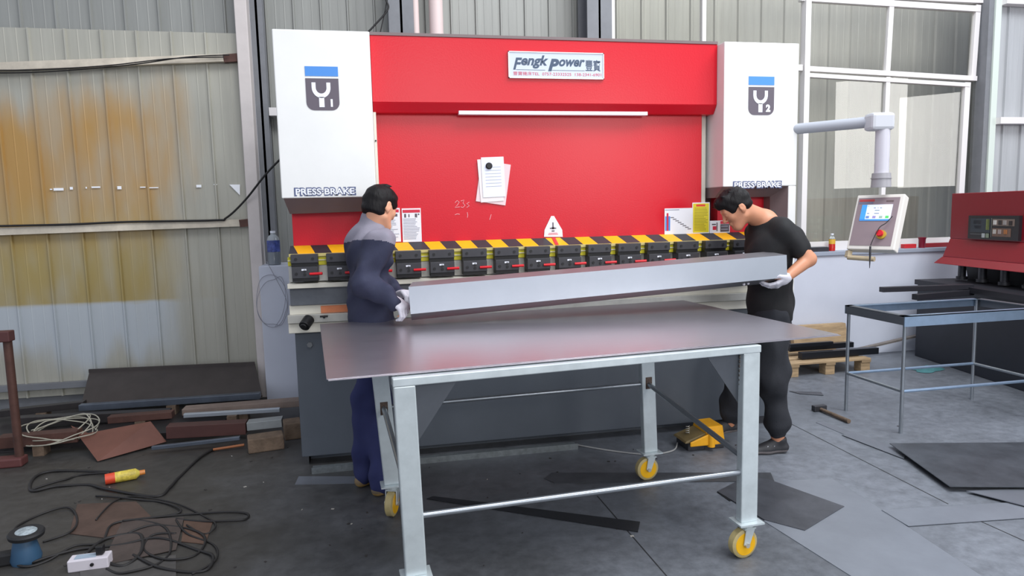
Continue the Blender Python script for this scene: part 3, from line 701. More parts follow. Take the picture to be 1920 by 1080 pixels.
# stylus hanging on cord
tag(MB().tube(bez([PP(.72, .16, .02), PP(.55, -.1, .03), PP(.38, -.3, .05), PP(.22, -.7, .05), PP(.16, -.95, .05)], 6), .003, n=6).build('hanging_wire', black), 'thin black cord hanging across the front of the control panel', 'cord')
e0 = PP(.16, -.97, .05)
tag(MB().cyl(e0, e0-Vector((0, 0, .04)), .006, n=10).cyl(e0-Vector((0, 0, .04)), e0-Vector((0, 0, .14)), .007, .002, n=10).build('stylus', dark_steel, smooth='angle'), 'slim grey stylus dangling below the control panel', 'stylus')

# papers on the ram with magnet
def sheet_pts(c, wd, h, rot, y):
    C = Y(*c, y); return [C+Vector((math.cos(rot)*a*wd/2-math.sin(rot)*b_*h/2, 0, math.sin(rot)*a*wd/2+math.cos(rot)*b_*h/2)) for a, b_ in ((-1, -1), (1, -1), (1, 1), (-1, 1))]
for c, wd, h, rt, y, cc, lb in (((925, 343), .20, .27, .0-.16, 4.494, (232, 206, 208), 'pinkish sheet at the back of the papers on the red ram, corner sticking out right'),
                           ((920, 338), .155, .28, .06, 4.490, (236, 228, 226), 'off-white sheet in the middle of the papers on the red ram'),
                           ((925, 332), .15, .26, .03, 4.486, (232, 236, 250), 'bluish white sheet at the front of the papers on the red ram')):
    pts = sheet_pts(c, wd, h, rt, y)
    o = MB().poly(pts, (0, -.001, 0)).build('paper_sheet', mat('paper_c', cc, .7)); tag(o, lb, 'paper', 'drawings on the ram')
    if y == 4.486:
        m_ = MB()
        for i in range(7):
            t = .25+.08*i; l = pts[3].lerp(pts[0], t); r_ = pts[2].lerp(pts[1], t); m_.bar(l.lerp(r_, .15)+Vector((0, -.0018, 0)), l.lerp(r_, .85)+Vector((0, -.0018, 0)), .001, .002)
        m_.build('writing', lightink, o)
C = Y(917, 311, 4.48)
tag(MB().lathe((C.x, 4.485, C.z), (0, -1, 0), [(0, .022), (.008, .022), (.013, .016)], 20).build('magnet', black, smooth='angle'), 'black magnet pinning the papers to the red ram', 'magnet')
# ================================================================ PEDAL
pe = Vector((2.10, 4.18, 0)); PD = empty('foot_pedal', pe, 'yellow guarded foot pedal on the floor under the far foot of the worker in black', 'pedal')
ang = math.radians(8)
MB().box(1.98, 2.10, 4.08, 4.26, 0, .055).box(2.10, 2.24, 4.08, 4.3, .0, .03).build('base', dark_steel, PD, bevel=.004)
MB().hexa([(1.95, 4.06, .06), (2.11, 4.08, .06), (2.11, 4.28, .06), (1.95, 4.25, .06)], [(1.96, 4.07, .072), (2.11, 4.09, .11), (2.11, 4.27, .11), (1.96, 4.24, .072)]).build('treadle', mat('treadle', (112, 96, 60), .6, var=.3), PD, bevel=.003)
MB().hexa([(2.10, 4.06, .03), (2.25, 4.08, .03), (2.25, 4.3, .03), (2.10, 4.29, .03)], [(2.115, 4.09, .15), (2.24, 4.10, .15), (2.24, 4.28, .15), (2.115, 4.27, .15)]).poly([(1.98, 4.055, .04), (2.12, 4.055, .04), (2.12, 4.055, .12), (1.98, 4.055, .07)], (0, -.012, 0)).build('guard', yellow, PD, bevel=.006)
MB().cyl((2.13, 4.05, .03), (2.13, 4.05, .13), .025, n=16).build('post', yellow, PD, smooth='angle')
MB().tube([(2.02+.012*math.cos(t), 4.17+.012*math.sin(t), .09+t*.0022) for t in np.linspace(0, 25, 60)], .0025, n=5).build('spring', steel_rail, PD, smooth=True)
tag(MB().tube(bez([(1.96, 4.2, .02), (1.88, 4.1, .008), (1.7, 4.08, .006), (1.5, 4.2, .006), (1.3, 4.38, .006)], 8), .005, n=6).build('pedal_cable', mat('cable_grey', (170, 170, 168), .5)), 'thin pale cable running on the floor from the yellow pedal to the machine', 'cable')

# ================================================================ CART with sheet
CT = empty('steel_cart', (.83, 3.2, 0), 'galvanised steel cart on yellow wheels carrying the large flat sheet', 'cart')
TZ = .992
O = Vector((.105, 2.635, 0)); ux = Vector((1.523, .107, 0)); ux_l = ux.length; ux.normalize(); uy = Vector((-ux.y, ux.x, 0)); LD = .97
LX = 1.52
top = {}
legs = [(0, 0), (LX, 0), (LX, LD), (0, LD)]
tops = []
# legs splay slightly, as in the photograph
splay = {0: Vector((-.018, -.02, 0)), 1: Vector((.02, .03, 0)), 2: Vector((-.028, 0, 0)), 3: Vector((-.05, 0, 0))}
for i, (a, c) in enumerate(legs):
    base = O+ux*a+uy*c+Vector((0, 0, .17)); tp = base+splay[i]; tp.z = TZ-.042
    tops.append(tp)
    lg = MB().hexa([base+ux*sx*.0425+uy*sy*.0225 for sx, sy in ((-1, -1), (1, -1), (1, 1), (-1, 1))], [tp+ux*sx*.0425+uy*sy*.0225 for sx, sy in ((-1, -1), (1, -1), (1, 1), (-1, 1))]).build('leg', galv, CT, bevel=.005)
    if i in (2, 3):
        wz = base.lerp(tp, .54); MB().obox(wz-uy*.0235, ux*.02, uy*.001, (0, 0, .035)).build('weld_burn', weld, lg)
    MB().obox(base-Vector((0, 0, .003)), ux*.062, uy*.05, (0, 0, .004)).build('mounting_plate', galv, lg)
    # caster
    sw = ux if i else ux
    cx = base-Vector((0, 0, .007)); wr = .068
    dirw = {0: .2, 1: .15, 2: .1, 3: 1.25}[i]
    wa = Vector((math.sin(dirw), -math.cos(dirw), 0)) if i != 3 else Vector((math.cos(.35), -math.sin(.35), 0))
    ctr = Vector((cx.x, cx.y, wr)); side = Vector((-wa.y, wa.x, 0))
    ctr += side*-.02
    ca = MB().cyl(cx, cx-Vector((0, 0, .02)), .03, n=18)
    ca.obox(cx-Vector((0, 0, .022)), side*.03, wa*.03, (0, 0, .004))
    for s_ in (-1, 1): ca.hexa([ctr+wa*s_*.027+side*q for q in (-.016, .016)]+[ctr+wa*s_*.032+side*q for q in (.016, -.016)], [Vector((cx.x, cx.y, cx.z-.02))+wa*s_*.027+side*q for q in (-.024, .024)]+[Vector((cx.x, cx.y, cx.z-.02))+wa*s_*.032+side*q for q in (.024, -.024)])
    ca = ca.build('caster', galv, CT)
    MB().lathe(ctr-wa*.022, wa, [(0, .05), (0, .058), (.006, wr), (.038, wr), (.044, .058), (.044, .05)], 32).build('tread', wheel_t, ca, smooth='angle')
    MB().lathe(ctr-wa*.0235, wa, [(0, .052), (.004, .056), (.043, .056), (.047, .052)], 32).build('hub', wheel_y, ca, smooth='angle')
    MB().cyl(ctr-wa*.04, ctr+wa*.04, .012, n=6).build('axle_bolt', steel_rail, ca)
# top frame rails
fa, fb, fc, fd = [Vector((t.x, t.y, TZ-.026)) for t in tops]
MB().bar(fa-ux*.045, fb+ux*.045, .05, .034).build('top_rail', galv, CT, bevel=.004)
MB().bar(fd-ux*.045, fc+ux*.045, .05, .034).build('top_rail', galv, CT, bevel=.004)
MB().bar(fa+uy*.03, fd-uy*.03, .05, .034).build('top_rail', galv, CT, bevel=.004)
MB().bar(fb+uy*.03, fc-uy*.03, .05, .034).build('top_rail', galv, CT, bevel=.004)
def legp(i, t): b_ = O+ux*legs[i][0]+uy*legs[i][1]+Vector((0, 0, .17)); return b_.lerp(tops[i], t)
# stretchers
zf = .20
MB().cyl(legp(0, .31)+ux*.04, legp(1, .295)-ux*.04, .0125, n=14).build('stretcher', galv2, CT, smooth='angle')
MB().cyl(legp(3, .54)+ux*.04, legp(2, .53)-ux*.04, .0115, n=14).build('stretcher', galv2, CT, smooth='angle')
MB().cyl(legp(3, .54)-uy*.02, legp(0, .36)+uy*.02, .0135, n=14).build('side_brace', galv2, CT, smooth='angle')
MB().cyl(legp(2, .53)-uy*.02, legp(1, .36)+uy*.02, .0135, n=14).build('side_brace', galv2, CT, smooth='angle')
# gussets
gus = mat('gusset', (98, 102, 108), .35, .6, var=.1)
for i, s_ in ((0, 1), (1, -1)):
    t = Vector((tops[i].x, tops[i].y, TZ-.044)); e = t+ux*s_*.0425+uy*.012
    MB().poly([e, e+ux*s_*.17, e-Vector((0, 0, .24))], uy*.004).build('gusset', gus, CT)
    w_ = MB()
    for k in range(9):
        pz = e-Vector((0, 0, .02+k*.021)); w_.lathe(pz-uy*.004, (0, 0, 1), [(-.009, .002), (-.003, .005), (.003, .005), (.009, .002)], 8)
    w_.build('weld_bead', mat('weld_bead', (120, 112, 104), .5, .5), CT, smooth=True)
# sheet
sa = Vector((-.199, 2.61, TZ)); sx_ = Vector((.9955, .0905, 0)).normalized(); sy_ = Vector((-sx_.y, sx_.x, 0))
def shp(u, v, z=0): return sa+sx_*u+sy_*v+Vector((0, 0, z))
n_ = 24; mb = MB(); LW, LDp = 2.34, 1.40
def sag(u): return 0
vs = []; 
for k in range(n_+1):
    u = LW*k/n_
    for v in (0, LDp):
        for z in (0, .003): vs.append(shp(u, v, z+sag(u)))
fs = []
for k in range(n_):
    a = k*4; b_ = a+4; fs += [(a+1, b_+1, b_+3, a+3), (a, a+2, b_+2, b_), (a, b_, b_+1, a+1), (a+2, a+3, b_+3, b_+2)]
fs += [(0, 1, 3, 2), (n_*4, n_*4+2, n_*4+3, n_*4+1)]
mb.add(vs, fs); so = mb.build('steel_sheet', sheet); tag(so, 'large flat bare steel sheet lying on top of the galvanised cart', 'steel sheet')
mb = MB()   # second sheet just under
mb.add([v-Vector((0, 0, .0036))+sx_*.006-sy_*.01 for v in vs], fs)
tag(mb.build('steel_sheet', sheet), 'lower steel sheet on the cart, its edge showing under the top sheet', 'steel sheet')

# ================================================================ BENT CHANNEL carried by the workers
yb = 3.72
P0t, P0b, P1t, P1b = Y(766, 538, yb), Y(770, 589, yb), Y(1475, 478, yb), Y(1476, 520, yb)
def prof(T, B_, s):   # points across: top flange back edge, web top, web bottom, lower flange edge
    w1 = Vector((0, .14, .012)); w2 = Vector((0, .13, -.055))
    if s: w1 = Vector((-.035, .14, .015)); w2 = Vector((-.10, .13, -.05))
    else: w1 = Vector((.03, .14, .012)); w2 = Vector((.01, .12, -.052))
    return [T+w1, T, B_, B_+w2]
A_, B_ = prof(P0t, P0b, 0), prof(P1t, P1b, 1)
mb = MB()
for j in range(3):
    nrm_ = (A_[j+1]-A_[j]).cross(B_[j]-A_[j]).normalized()*.0025
    if nrm_.y < 0: nrm_ = -nrm_
    mb.hexa([A_[j], B_[j], B_[j+1], A_[j+1]], [A_[j]+nrm_, B_[j]+nrm_, B_[j+1]+nrm_, A_[j+1]+nrm_], 0 if j == 1 else 1)
# end lips
bm_ = mb.build('bent_steel_panel', [beam_m, beam_in]); tag(bm_, 'long folded bright steel panel held between the two workers', 'folded steel panel')

# ================================================================ PEOPLE
def wave(P, amp=.005, seed=0, f=1.0):
    rs = np.random.RandomState(seed); out = np.zeros(P.shape[:3], np.float32)
    wx = .03*np.sin(P[..., 2]*9+seed)+.02*np.sin(P[..., 0]*13)
    for i in range(6):
        d = rs.randn(3); d /= np.linalg.norm(d); k = rs.uniform(18, 48)*f
        out += np.sin((P@d+wx)*k+rs.uniform(0, 6))*(1/6)
    return (amp*2.2*out*np.abs(out)**.2).astype(np.float32)
def head_fields(c, R, F, U, s=1.0):
    R, F, U = [np.array(v, float)/np.linalg.norm(v) for v in (R, F, U)]
    fr = frame(R, F, U); g = lambda a, b_, d: np.array(c, float)+s*(R*a+F*b_+U*d)
    def skin_prims(B):
        B.ell(g(0, -.008, .028), np.array([.075, .095, .085])*s, fr, .02)
        B.ell(g(0, .022, -.035), np.array([.058, .066, .082])*s, fr, .03)
        B.cone(g(-.018, .066, -.098), g(.018, .066, -.098), .022*s, .022*s, .03)
        B.cone(g(-.05, .0, -.06), g(-.02, .06, -.098), .02*s, .018*s, .03)
        B.cone(g(.05, .0, -.06), g(.02, .06, -.098), .02*s, .018*s, .03)
        B.cone(g(0, .088, .018), g(0, .110, -.026), .007*s, .0115*s, .012)
        B.ell(g(-.012, .098, -.03), np.array([.008, .009, .007])*s, fr, .006); B.ell(g(.012, .098, -.03), np.array([.008, .009, .007])*s, fr, .006)
        B.cone(g(-.036, .076, .026), g(.036, .076, .026), .013*s, .013*s, .014)
        B.ell(g(-.034, .064, -.018), np.array([.026, .022, .024])*s, fr, .02); B.ell(g(.034, .064, -.018), np.array([.026, .022, .024])*s, fr, .02)
        B.ell(g(0, .088, -.056), np.array([.021, .011, .006])*s, fr, .006); B.ell(g(0, .086, -.068), np.array([.019, .011, .006])*s, fr, .006)
        for q in (-1, 1):
            B.ell(g(q*.031, .084, .006), np.array([.012, .009, .007])*s, fr, .004)
            B.ell(g(q*.079, -.016, -.004), np.array([.009, .021, .032])*s, frame(R*.96+F*-.28*q, F, U), .006)
            B.ell(g(q*.075, -.006, -.03), np.array([.008, .011, .012])*s, fr, .006)
            B.sub(g(q*.09, -.012, .002), np.array([.006, .010, .017])*s, fr, .004)
    return g, fr, skin_prims
def hand_prims(Fd, wrist, knuckle, palmn, r=1.0, curl=.8, thumb=None, fingers=True):
    # palm box-like blend plus five fingers that bend round towards palmn
    wv, kv, pn = [np.array(v, float) for v in (wrist, knuckle, palmn)]
    d = kv-wv; L = np.linalg.norm(d); d /= L; pn = pn-d*(pn@d); pn /= np.linalg.norm(pn); sd = np.cross(d, pn)
    Fd.cone(wv, wv+d*L*.5, .026*r, .03*r, .02, (pn, .7)); 
    for i, o in enumerate((-.03, -.01, .01, .03)):
        k0 = wv+d*L*(1-.04*abs(i-1.3))+sd*o*r
        Fd.cone(wv+d*L*.35+sd*o*.8*r, k0, .016*r, .013*r, .015)
        ln = (.043, .048, .044, .034)[i]*r; cu = curl*(1+.08*i)
        d1 = d*math.cos(cu)+pn*math.sin(cu); d2 = d*math.cos(2*cu)+pn*math.sin(2*cu); d3 = d*math.cos(2.7*cu)+pn*math.sin(2.7*cu)
        p1 = k0+d1*ln; p2 = p1+d2*ln*.65; p3 = p2+d3*ln*.5
        Fd.cone(k0, p1, .0115*r, .010*r, .004); Fd.cone(p1, p2, .010*r, .0095*r, .004); Fd.cone(p2, p3, .0095*r, .008*r, .004)
    tsg = 1 if thumb is None else thumb
    t0 = wv+d*L*.3+sd*tsg*.028*r; t1 = t0+(d*.6+sd*tsg*.6+pn*.35)*.042*r; t2 = t1+(d*.85+pn*.5)*.03*r
    Fd.cone(t0, t1, .016*r, .012*r, .01); Fd.cone(t1, t2, .012*r, .0095*r, .004)
def shoe(name, heel, toe, mt_up, mt_sole, parent, h=.08, stripe=None):
    hv, tv = np.array(heel, float), np.array(toe, float); d = tv-hv; L = np.linalg.norm(d); d /= L
    sd = np.cross([0, 0, 1], d); sd /= np.linalg.norm(sd); upv = np.cross(d, sd)
    Fs = Field(.02); z = lambda a, b_, c_: hv+d*a*L+sd*b_+upv*c_
    Fs.cone(z(.08, 0, .03), z(.5, 0, .028), .036, .04, .03, (upv, .9)); Fs.cone(z(.5, 0, .026), z(.88, .004, .02), .042, .034, .03, (upv, .75))
    Fs.cone(z(.1, 0, .04), z(.16, 0, h), .034, .038); Fs.cone(z(.16, 0, h), z(.42, 0, .045), .034, .032)
    Fs.cut(z(0, 0, .0), -upv, .003); Fs.cut(z(.15, 0, h+.012), upv*1.0+d*.12, .003)
    s0 = np.array(z(0, 0, 0))
    o = fieldobj(name, Fs, .004, [mt_up, mt_sole], parent, None, 1, lambda c: (((c-s0)@upv) < .021))
    return o
# ---- worker in navy coverall (left)
BX = 4.08
bp = lambda px, py, dy=0: np.array(Y(px, py, BX+dy))
fphi = math.radians(32); Fb = np.array([math.cos(fphi), math.sin(fphi), 0]); Rb = np.array([math.sin(fphi), -math.cos(fphi), 0]); Ub = np.array([0, 0, 1.])
frb = frame(Rb, Fb, Ub)
root = bp(694, 905); W1 = empty('person', (root[0], BX, 0), 'person in navy coverall with grey shoulders holding the left end of the folded panel', 'person')
hf = math.radians(44); tilt = math.radians(22)
Fh = np.array([math.cos(hf)*math.cos(tilt), math.sin(hf)*math.cos(tilt), -math.sin(tilt)]); Rh = np.array([math.sin(hf), -math.cos(hf), 0]); Uh = np.cross(Rh, Fh)
hc = bp(713, 388, 0)
g, frh, sp = head_fields(hc, Rh, Fh, Uh, 1.02)
shR = bp(716, 452, -.15); shL = bp(672, 452, .15); elR = bp(680, 534, -.20); wrR = bp(741, 565, -.26); knR = bp(757, 577, -.30)
elL = bp(716, 532, .16); wrL = bp(748, 553, -.02); knL = bp(765, 548, -.12)
hipc = bp(697, 598); kneeR = bp(687, 752, -.07); ankR = bp(684, 884, -.04); kneeL = bp(708, 752, .0); ankL = bp(716, 906, -.2)
chest = bp(690, 470); waist = bp(694, 545); nb = bp(700, 430)
body = Field(.04); sp(body)
body.cone(g(0, -.02, -.05), nb, .054, .062, .03).ell(chest, (.135, .085, .13), frb).ell(waist, (.11, .08, .15), frb).ell(hipc, (.11, .09, .12), frb)
body.cone(nb-Ub*.05, shR-Ub*.02, .045, .045).cone(nb-Ub*.05, shL-Ub*.02, .045, .045).cone(shR, elR, .042, .036).cone(elR, wrR, .036, .027).cone(shL, elL, .042, .036).cone(elL, wrL, .038, .027)
hp1 = hipc+Rb*.06-Ub*.06; hp2 = hipc-Rb*.06-Ub*.06
body.cone(hp1, kneeR, .075, .052).cone(kneeR, ankR, .052, .036).cone(hp2, kneeL, .075, .052).cone(kneeL, ankL, .052, .036)
hand_prims(body, wrR-(knR-wrR)*.15, wrR+(knR-wrR)*.9, [-.1, .3, -1], .76, .9); hand_prims(body, wrL, knL, [.1, -.5, -1], .88, .7)
fieldobj('body', body, .0052, skin, W1)
Fhr = Field(.02)
Fhr.ell(g(0, -.012, .034), np.array([.088, .107, .093]), frh).ell(g(0, -.045, -.022), np.array([.076, .064, .072]), frh).ell(g(0, .03, .075), np.array([.066, .07, .045]), frh)
Fhr.sub(g(0, .125, -.045), np.array([.12, .085, .105]), frh, .008)
for q in (-1, 1): Fhr.sub(g(q*.088, .012, -.03), np.array([.03, .045, .048]), frh, .006)
Fhr.cut(g(0, -.03, -.075), -Uh*1.0-Fh*.25, .01)
for i in range(5): Fhr.cone(g(.0+.01*i, -.03, .12), g(.03+.012*i, -.01+.008*i, .137-.003*i), .008, .002, .006)
fieldobj('hair', Fhr, .0045, hair, W1, lambda P: wave(P, .004, 5, 3.0), 1)
J = Field(.035)
J.ell(chest, (.178, .125, .165), frb).ell(waist, (.15, .122, .18), frb).ell(hipc+[0, 0, -.02], (.145, .128, .22), frb)
J.cone(nb-[0, 0, .03], shR-[0, 0, .005], .06, .066).cone(nb-[0, 0, .03], shL-[0, 0, .005], .06, .066)
J.cone(shR, elR, .078, .066, .03).cone(elR, wrR-(wrR-elR)*.0, .064, .05, .03).cone(shL, elL, .075, .062, .03).cone(elL, wrL, .06, .048, .03)
J.cone(nb+Ub*.035-Fb*.005, nb-Ub*.01, .064, .085, .02)
J.sub(nb+Ub*.085+Fb*.02, (.058, .07, .05), frb, .008)
dR = (wrR-elR)/np.linalg.norm(wrR-elR)
def jm(c):
    zz = c[:, 2]; out = np.zeros(len(c))
    side = (c-chest)@Rb
    yoke = zz > (chest[2]+.055+.25*np.abs(side)*0)+.02*np.sin((c[:, 0]+c[:, 1])*12)
    # sleeve keeps navy below the shoulder seam
    out[yoke] = 1
    t = (c-elL)@(wrL-elL)/((wrL-elL)@(wrL-elL)); dist = np.linalg.norm(c-elL-np.clip(t, 0, 1)[:, None]*(wrL-elL), axis=1)
    out[(t > .15) & (t < .35) & (dist < .07) & (((c-waist)@Fb) > .1)] = 1
    return out
fieldobj('jacket', J, .0055, [navy, cloth_grey], W1, lambda P: wave(P, .013, 11, 1.5), 1, jm)
T = Field(.03)
T.ell(hipc-Ub*.05, (.13, .112, .13), frb).cone(hp1, kneeR, .10, .08).cone(kneeR, ankR, .078, .07).cone(hp2, kneeL, .10, .08).cone(kneeL, ankL, .078, .066)
T.cut(hipc-[0, 0, .05], [0, 0, 1])
fieldobj('trousers', T, .006, mat('navy_trousers', (38, 44, 88), .85, var=.12, vs=9), W1, lambda P: wave(P, .011, 3, 1.2), 1)
G = Field(.006); hand_prims(G, wrR-(knR-wrR)*.15, knR, [-.1, .3, -1], 1.0, .9); G.cone(wrR-(knR-wrR)*.35, wrR, .03, .03, .015)
fieldobj('glove', G, .0035, glove_m, W1)
G = Field(.006); hand_prims(G, wrL, knL, [.1, -.5, -1], 1.1, .7)
fieldobj('glove', G, .0035, glove_m, W1)
tan_sole = mat('tan_sole', (150, 122, 72), .7)
sh = lambda a: np.array([a[0], a[1], 0])
shoe('shoe', sh(ankR)-Fb*.05+[0, 0, .004], sh(ankR)+Fb*.21+[0, 0, .004], mat('shoe_tan', (126, 106, 78), .7), tan_sole, W1)
shoe('shoe', sh(ankL)-Fb*.05+[0, 0, .004], sh(ankL)+Fb*.21+[0, 0, .004], mat('shoe_tan2', (110, 96, 76), .7), tan_sole, W1)

# ---- worker in black (right)
MX = 4.0
mp = lambda px, py, dy=0: np.array(Y(px, py, MX+dy))
Fm = np.array([-.93, .37, 0]); Fm /= np.linalg.norm(Fm); Rm = np.array([Fm[1], -Fm[0], 0]); frm = frame(Rm, Fm, Ub)   # Rm: his right (away from the camera)
root = mp(1440, 852); W2 = empty('person', (root[0], MX, 0), 'person in black T-shirt and dark trousers bending over the right end of the folded panel', 'person')
fa_ = math.radians(38); hy = np.array([-.975, .22, 0]); hy /= np.linalg.norm(hy)
Fh2 = hy*math.cos(fa_)-Ub*math.sin(fa_); Uh2 = hy*math.sin(fa_)+Ub*math.cos(fa_); Rh2 = np.cross(Fh2, Uh2)
hc2 = mp(1380, 390, -.02)
g2, frh2, sp2 = head_fields(hc2, Rh2, Fh2, Uh2, 1.0)
nb2 = mp(1434, 414); chest2 = mp(1441, 462); waist2 = mp(1440, 532); hip2 = mp(1443, 590)
sL = mp(1468, 430, -.15); eL = mp(1516, 486, -.2); wL = mp(1476, 519, -.25); kL = mp(1456, 535, -.24)
sR = mp(1420, 436, .17); eR = mp(1420, 505, .12); wR = mp(1408, 515, -.08); kR = mp(1400, 508, -.16)
hL = hip2-Rm*.085; hR = hip2+Rm*.085
kneeL2 = mp(1446, 700, -.09); ankL2 = mp(1458, 812, -.09); kneeR2 = mp(1388, 695, .12); ankR2 = mp(1369, 786, .17)
body = Field(.04); sp2(body)
body.cone(g2(0, -.03, -.045), nb2, .056, .068, .03).ell(chest2, (.18, .12, .15), frm).ell(waist2, (.145, .105, .15), frm).ell(hip2, (.15, .12, .12), frm)
body.cone(nb2, sL, .055, .055).cone(nb2, sR, .055, .055).cone(sL, eL, .056, .045, .03).cone(eL, wL, .045, .03, .02).cone(sR, eR, .056, .043, .03).cone(eR, wR, .042, .028, .02)
body.cone(hL, kneeL2, .08, .055).cone(kneeL2, ankL2, .055, .037).cone(hR, kneeR2, .08, .055).cone(kneeR2, ankR2, .055, .037)
ftL0 = np.array([ankL2[0], ankL2[1], .05]); body.cone(ankL2, ftL0, .036, .034); body.cone(ankR2, ankR2-[0, 0, .06], .036, .034)
hand_prims(body, wL, kL, [-.35, .6, .7], .95, .5, thumb=-1); hand_prims(body, wR, kR, [-.3, -.5, -.8], .95, .6)
fieldobj('body', body, .0052, skin2, W2)
H2 = Field(.02)
H2.ell(g2(0, -.012, .036), np.array([.084, .105, .094]), frh2).ell(g2(0, -.05, -.012), np.array([.070, .055, .055]), frh2).ell(g2(0, .035, .085), np.array([.06, .07, .042]), frh2)
H2.sub(g2(0, .12, -.04), np.array([.12, .078, .105]), frh2, .006)
for q in (-1, 1): H2.sub(g2(q*.09, .005, -.035), np.array([.035, .05, .05]), frh2, .006)
H2.cut(g2(0, -.04, -.055), -Uh2-Fh2*.3, .01)
for i in range(14):
    a = random.uniform(-.05, .05); b_ = random.uniform(-.04, .1); H2.cone(g2(a, b_, .118-.9*max(0, b_-.05)-abs(a)*.3), g2(a*1.2, b_+.018, .138-.9*max(0, b_-.05)-abs(a)*.3), .007, .002, .006)
fieldobj('hair', H2, .0045, hair, W2, lambda P: wave(P, .004, 8, 3.5), 1)
for q in (-1, 1): pass
TS = Field(.035)
TS.ell(chest2, (.20, .14, .165), frm).cone(chest2-[0, 0, .05], hip2, .175, .178, .04, (Fm, .8))
TS.cone(nb2+[.005, 0, .02], nb2-[0, 0, .02], .062, .075).cone(nb2-[0, 0, .012], sL, .062, .068).cone(nb2-[0, 0, .012], sR, .062, .068)
slv = sL+(eL-sL)*.62; TS.cone(sL, slv, .07, .07, .03); slr = sR+(eR-sR)*.62; TS.cone(sR, slr, .07, .066, .03)
TS.sub(nb2+[-.03, 0, .068], (.058, .062, .046), frm, .008)
TS.cut(hip2-[0, 0, .015], [0, 0, -1])
fieldobj('t_shirt', TS, .0055, tshirt, W2, lambda P: wave(P, .012, 21, 1.3), 1)
PT = Field(.03)
PT.cone(hip2+[0, 0, .05], hip2-[0, 0, .06], .162, .16, .03, (Fm, .8)).cone(hL, kneeL2, .112, .102).cone(kneeL2, ankL2+(kneeL2-ankL2)*.16, .100, .068).cone(ankL2+(kneeL2-ankL2)*.14, ankL2+[0, 0, .0], .07, .052, .02)
PT.cone(hR, kneeR2, .105, .088).cone(kneeR2, ankR2+(kneeR2-ankR2)*.16, .086, .072).cone(ankR2+(kneeR2-ankR2)*.14, ankR2, .064, .05, .02)
PT.cut(hip2+[0, 0, .05], [0, 0, 1])
fieldobj('trousers', PT, .006, pants, W2, lambda P: wave(P, .014, 31, 1.3), 1)
G = Field(.006); hand_prims(G, wL-(kL-wL)*.1, kL, [-.35, .6, .7], 1.05, .5, thumb=-1); G.cone(wL+(kL-wL)*.1, wL+(kL-wL)*.3, .034, .034, .012)
fieldobj('glove', G, .0035, glove_m, W2)
G = Field(.006); hand_prims(G, wR, kR, [-.3, -.5, -.8], 1.12, .6); fieldobj('glove', G, .0035, glove_m, W2)
shoe_b = mat('shoe_black', (40, 40, 44), .6); sole_g = mat('sole_grey', (118, 112, 112), .7)
dL = np.array([-.95, .1, 0]); dL /= np.linalg.norm(dL)
hs = np.array([ankL2[0], ankL2[1], .004])
so2 = shoe('shoe', hs-dL*.06, hs+dL*.21, shoe_b, sole_g, W2, .085)
sd_ = Vector((dL[1], -dL[0], 0)); sd_ = sd_ if sd_.y < 0 else -sd_
strp = MB()
for i in range(3):
    b0 = Vector(hs)+Vector(dL)*(.055+.022*i)+sd_*.0415+Vector((0, 0, .026)); strp.bar(b0, b0+Vector(dL)*-.02+Vector((0, 0, .028))-sd_*.007, .004, .006)
strp.build('shoe_stripe', letter_white, W2)
h2 = np.array([ankR2[0], ankR2[1], ankR2[2]-.085])
shoe('shoe', h2-dL*.05, h2+dL*.19+[0, 0, -.015], shoe_b, sole_g, W2, .08)

# ================================================================ right side: galvanised stand
xs0, xs1, ys0, ys1, zt = 3.56, 4.72, 4.03, 4.60, .834
ST = empty('metal_stand', ((xs0+xs1)/2, (ys0+ys1)/2, 0), 'empty galvanised angle-iron stand with thin pipe legs at the right edge', 'stand')
blue_galv = mat('galvanised_blue', (150, 172, 196), .3, .6, var=.1, vs=12)
MB().box(xs0-.02, xs1+.02, ys0-.02, ys0-.014, zt-.075, zt).box(xs0-.02, xs1+.02, ys0-.02, ys0+.03, zt-.006, zt).build('front_rail', blue_galv, ST)
MB().box(xs0-.02, xs1+.02, ys1+.014, ys1+.02, zt-.065, zt).box(xs0-.02, xs1+.02, ys1-.03, ys1+.02, zt-.006, zt).build('rear_rail', blue_galv, ST)
for x, s_ in ((xs0-.02, 1), (xs1+.02, -1)):
    MB().box(min(x, x+s_*.006), max(x, x+s_*.006), ys0-.013, ys1+.013, zt-.065, zt-.007).box(min(x, x+s_*.05), max(x, x+s_*.05), ys0-.013, ys1+.013, zt-.006, zt).build('side_rail', mat('galvanised_dark', (110, 114, 120), .4, .5), ST)
for x in (xs0, xs1):
    for y in (ys0, ys1): MB().cyl((x, y, 0), (x, y, zt-.008), .0125, n=14).build('leg', galv2, ST, smooth='angle')
for y in (ys0, ys1): MB().cyl((xs0, y, .30), (xs1, y, .30), .011, n=12).build('stretcher', blue_galv, ST, smooth='angle')
for x in (xs0, xs1): MB().cyl((x, ys0, .30), (x, ys1, .30), .011, n=12).build('stretcher', galv2, ST, smooth='angle')

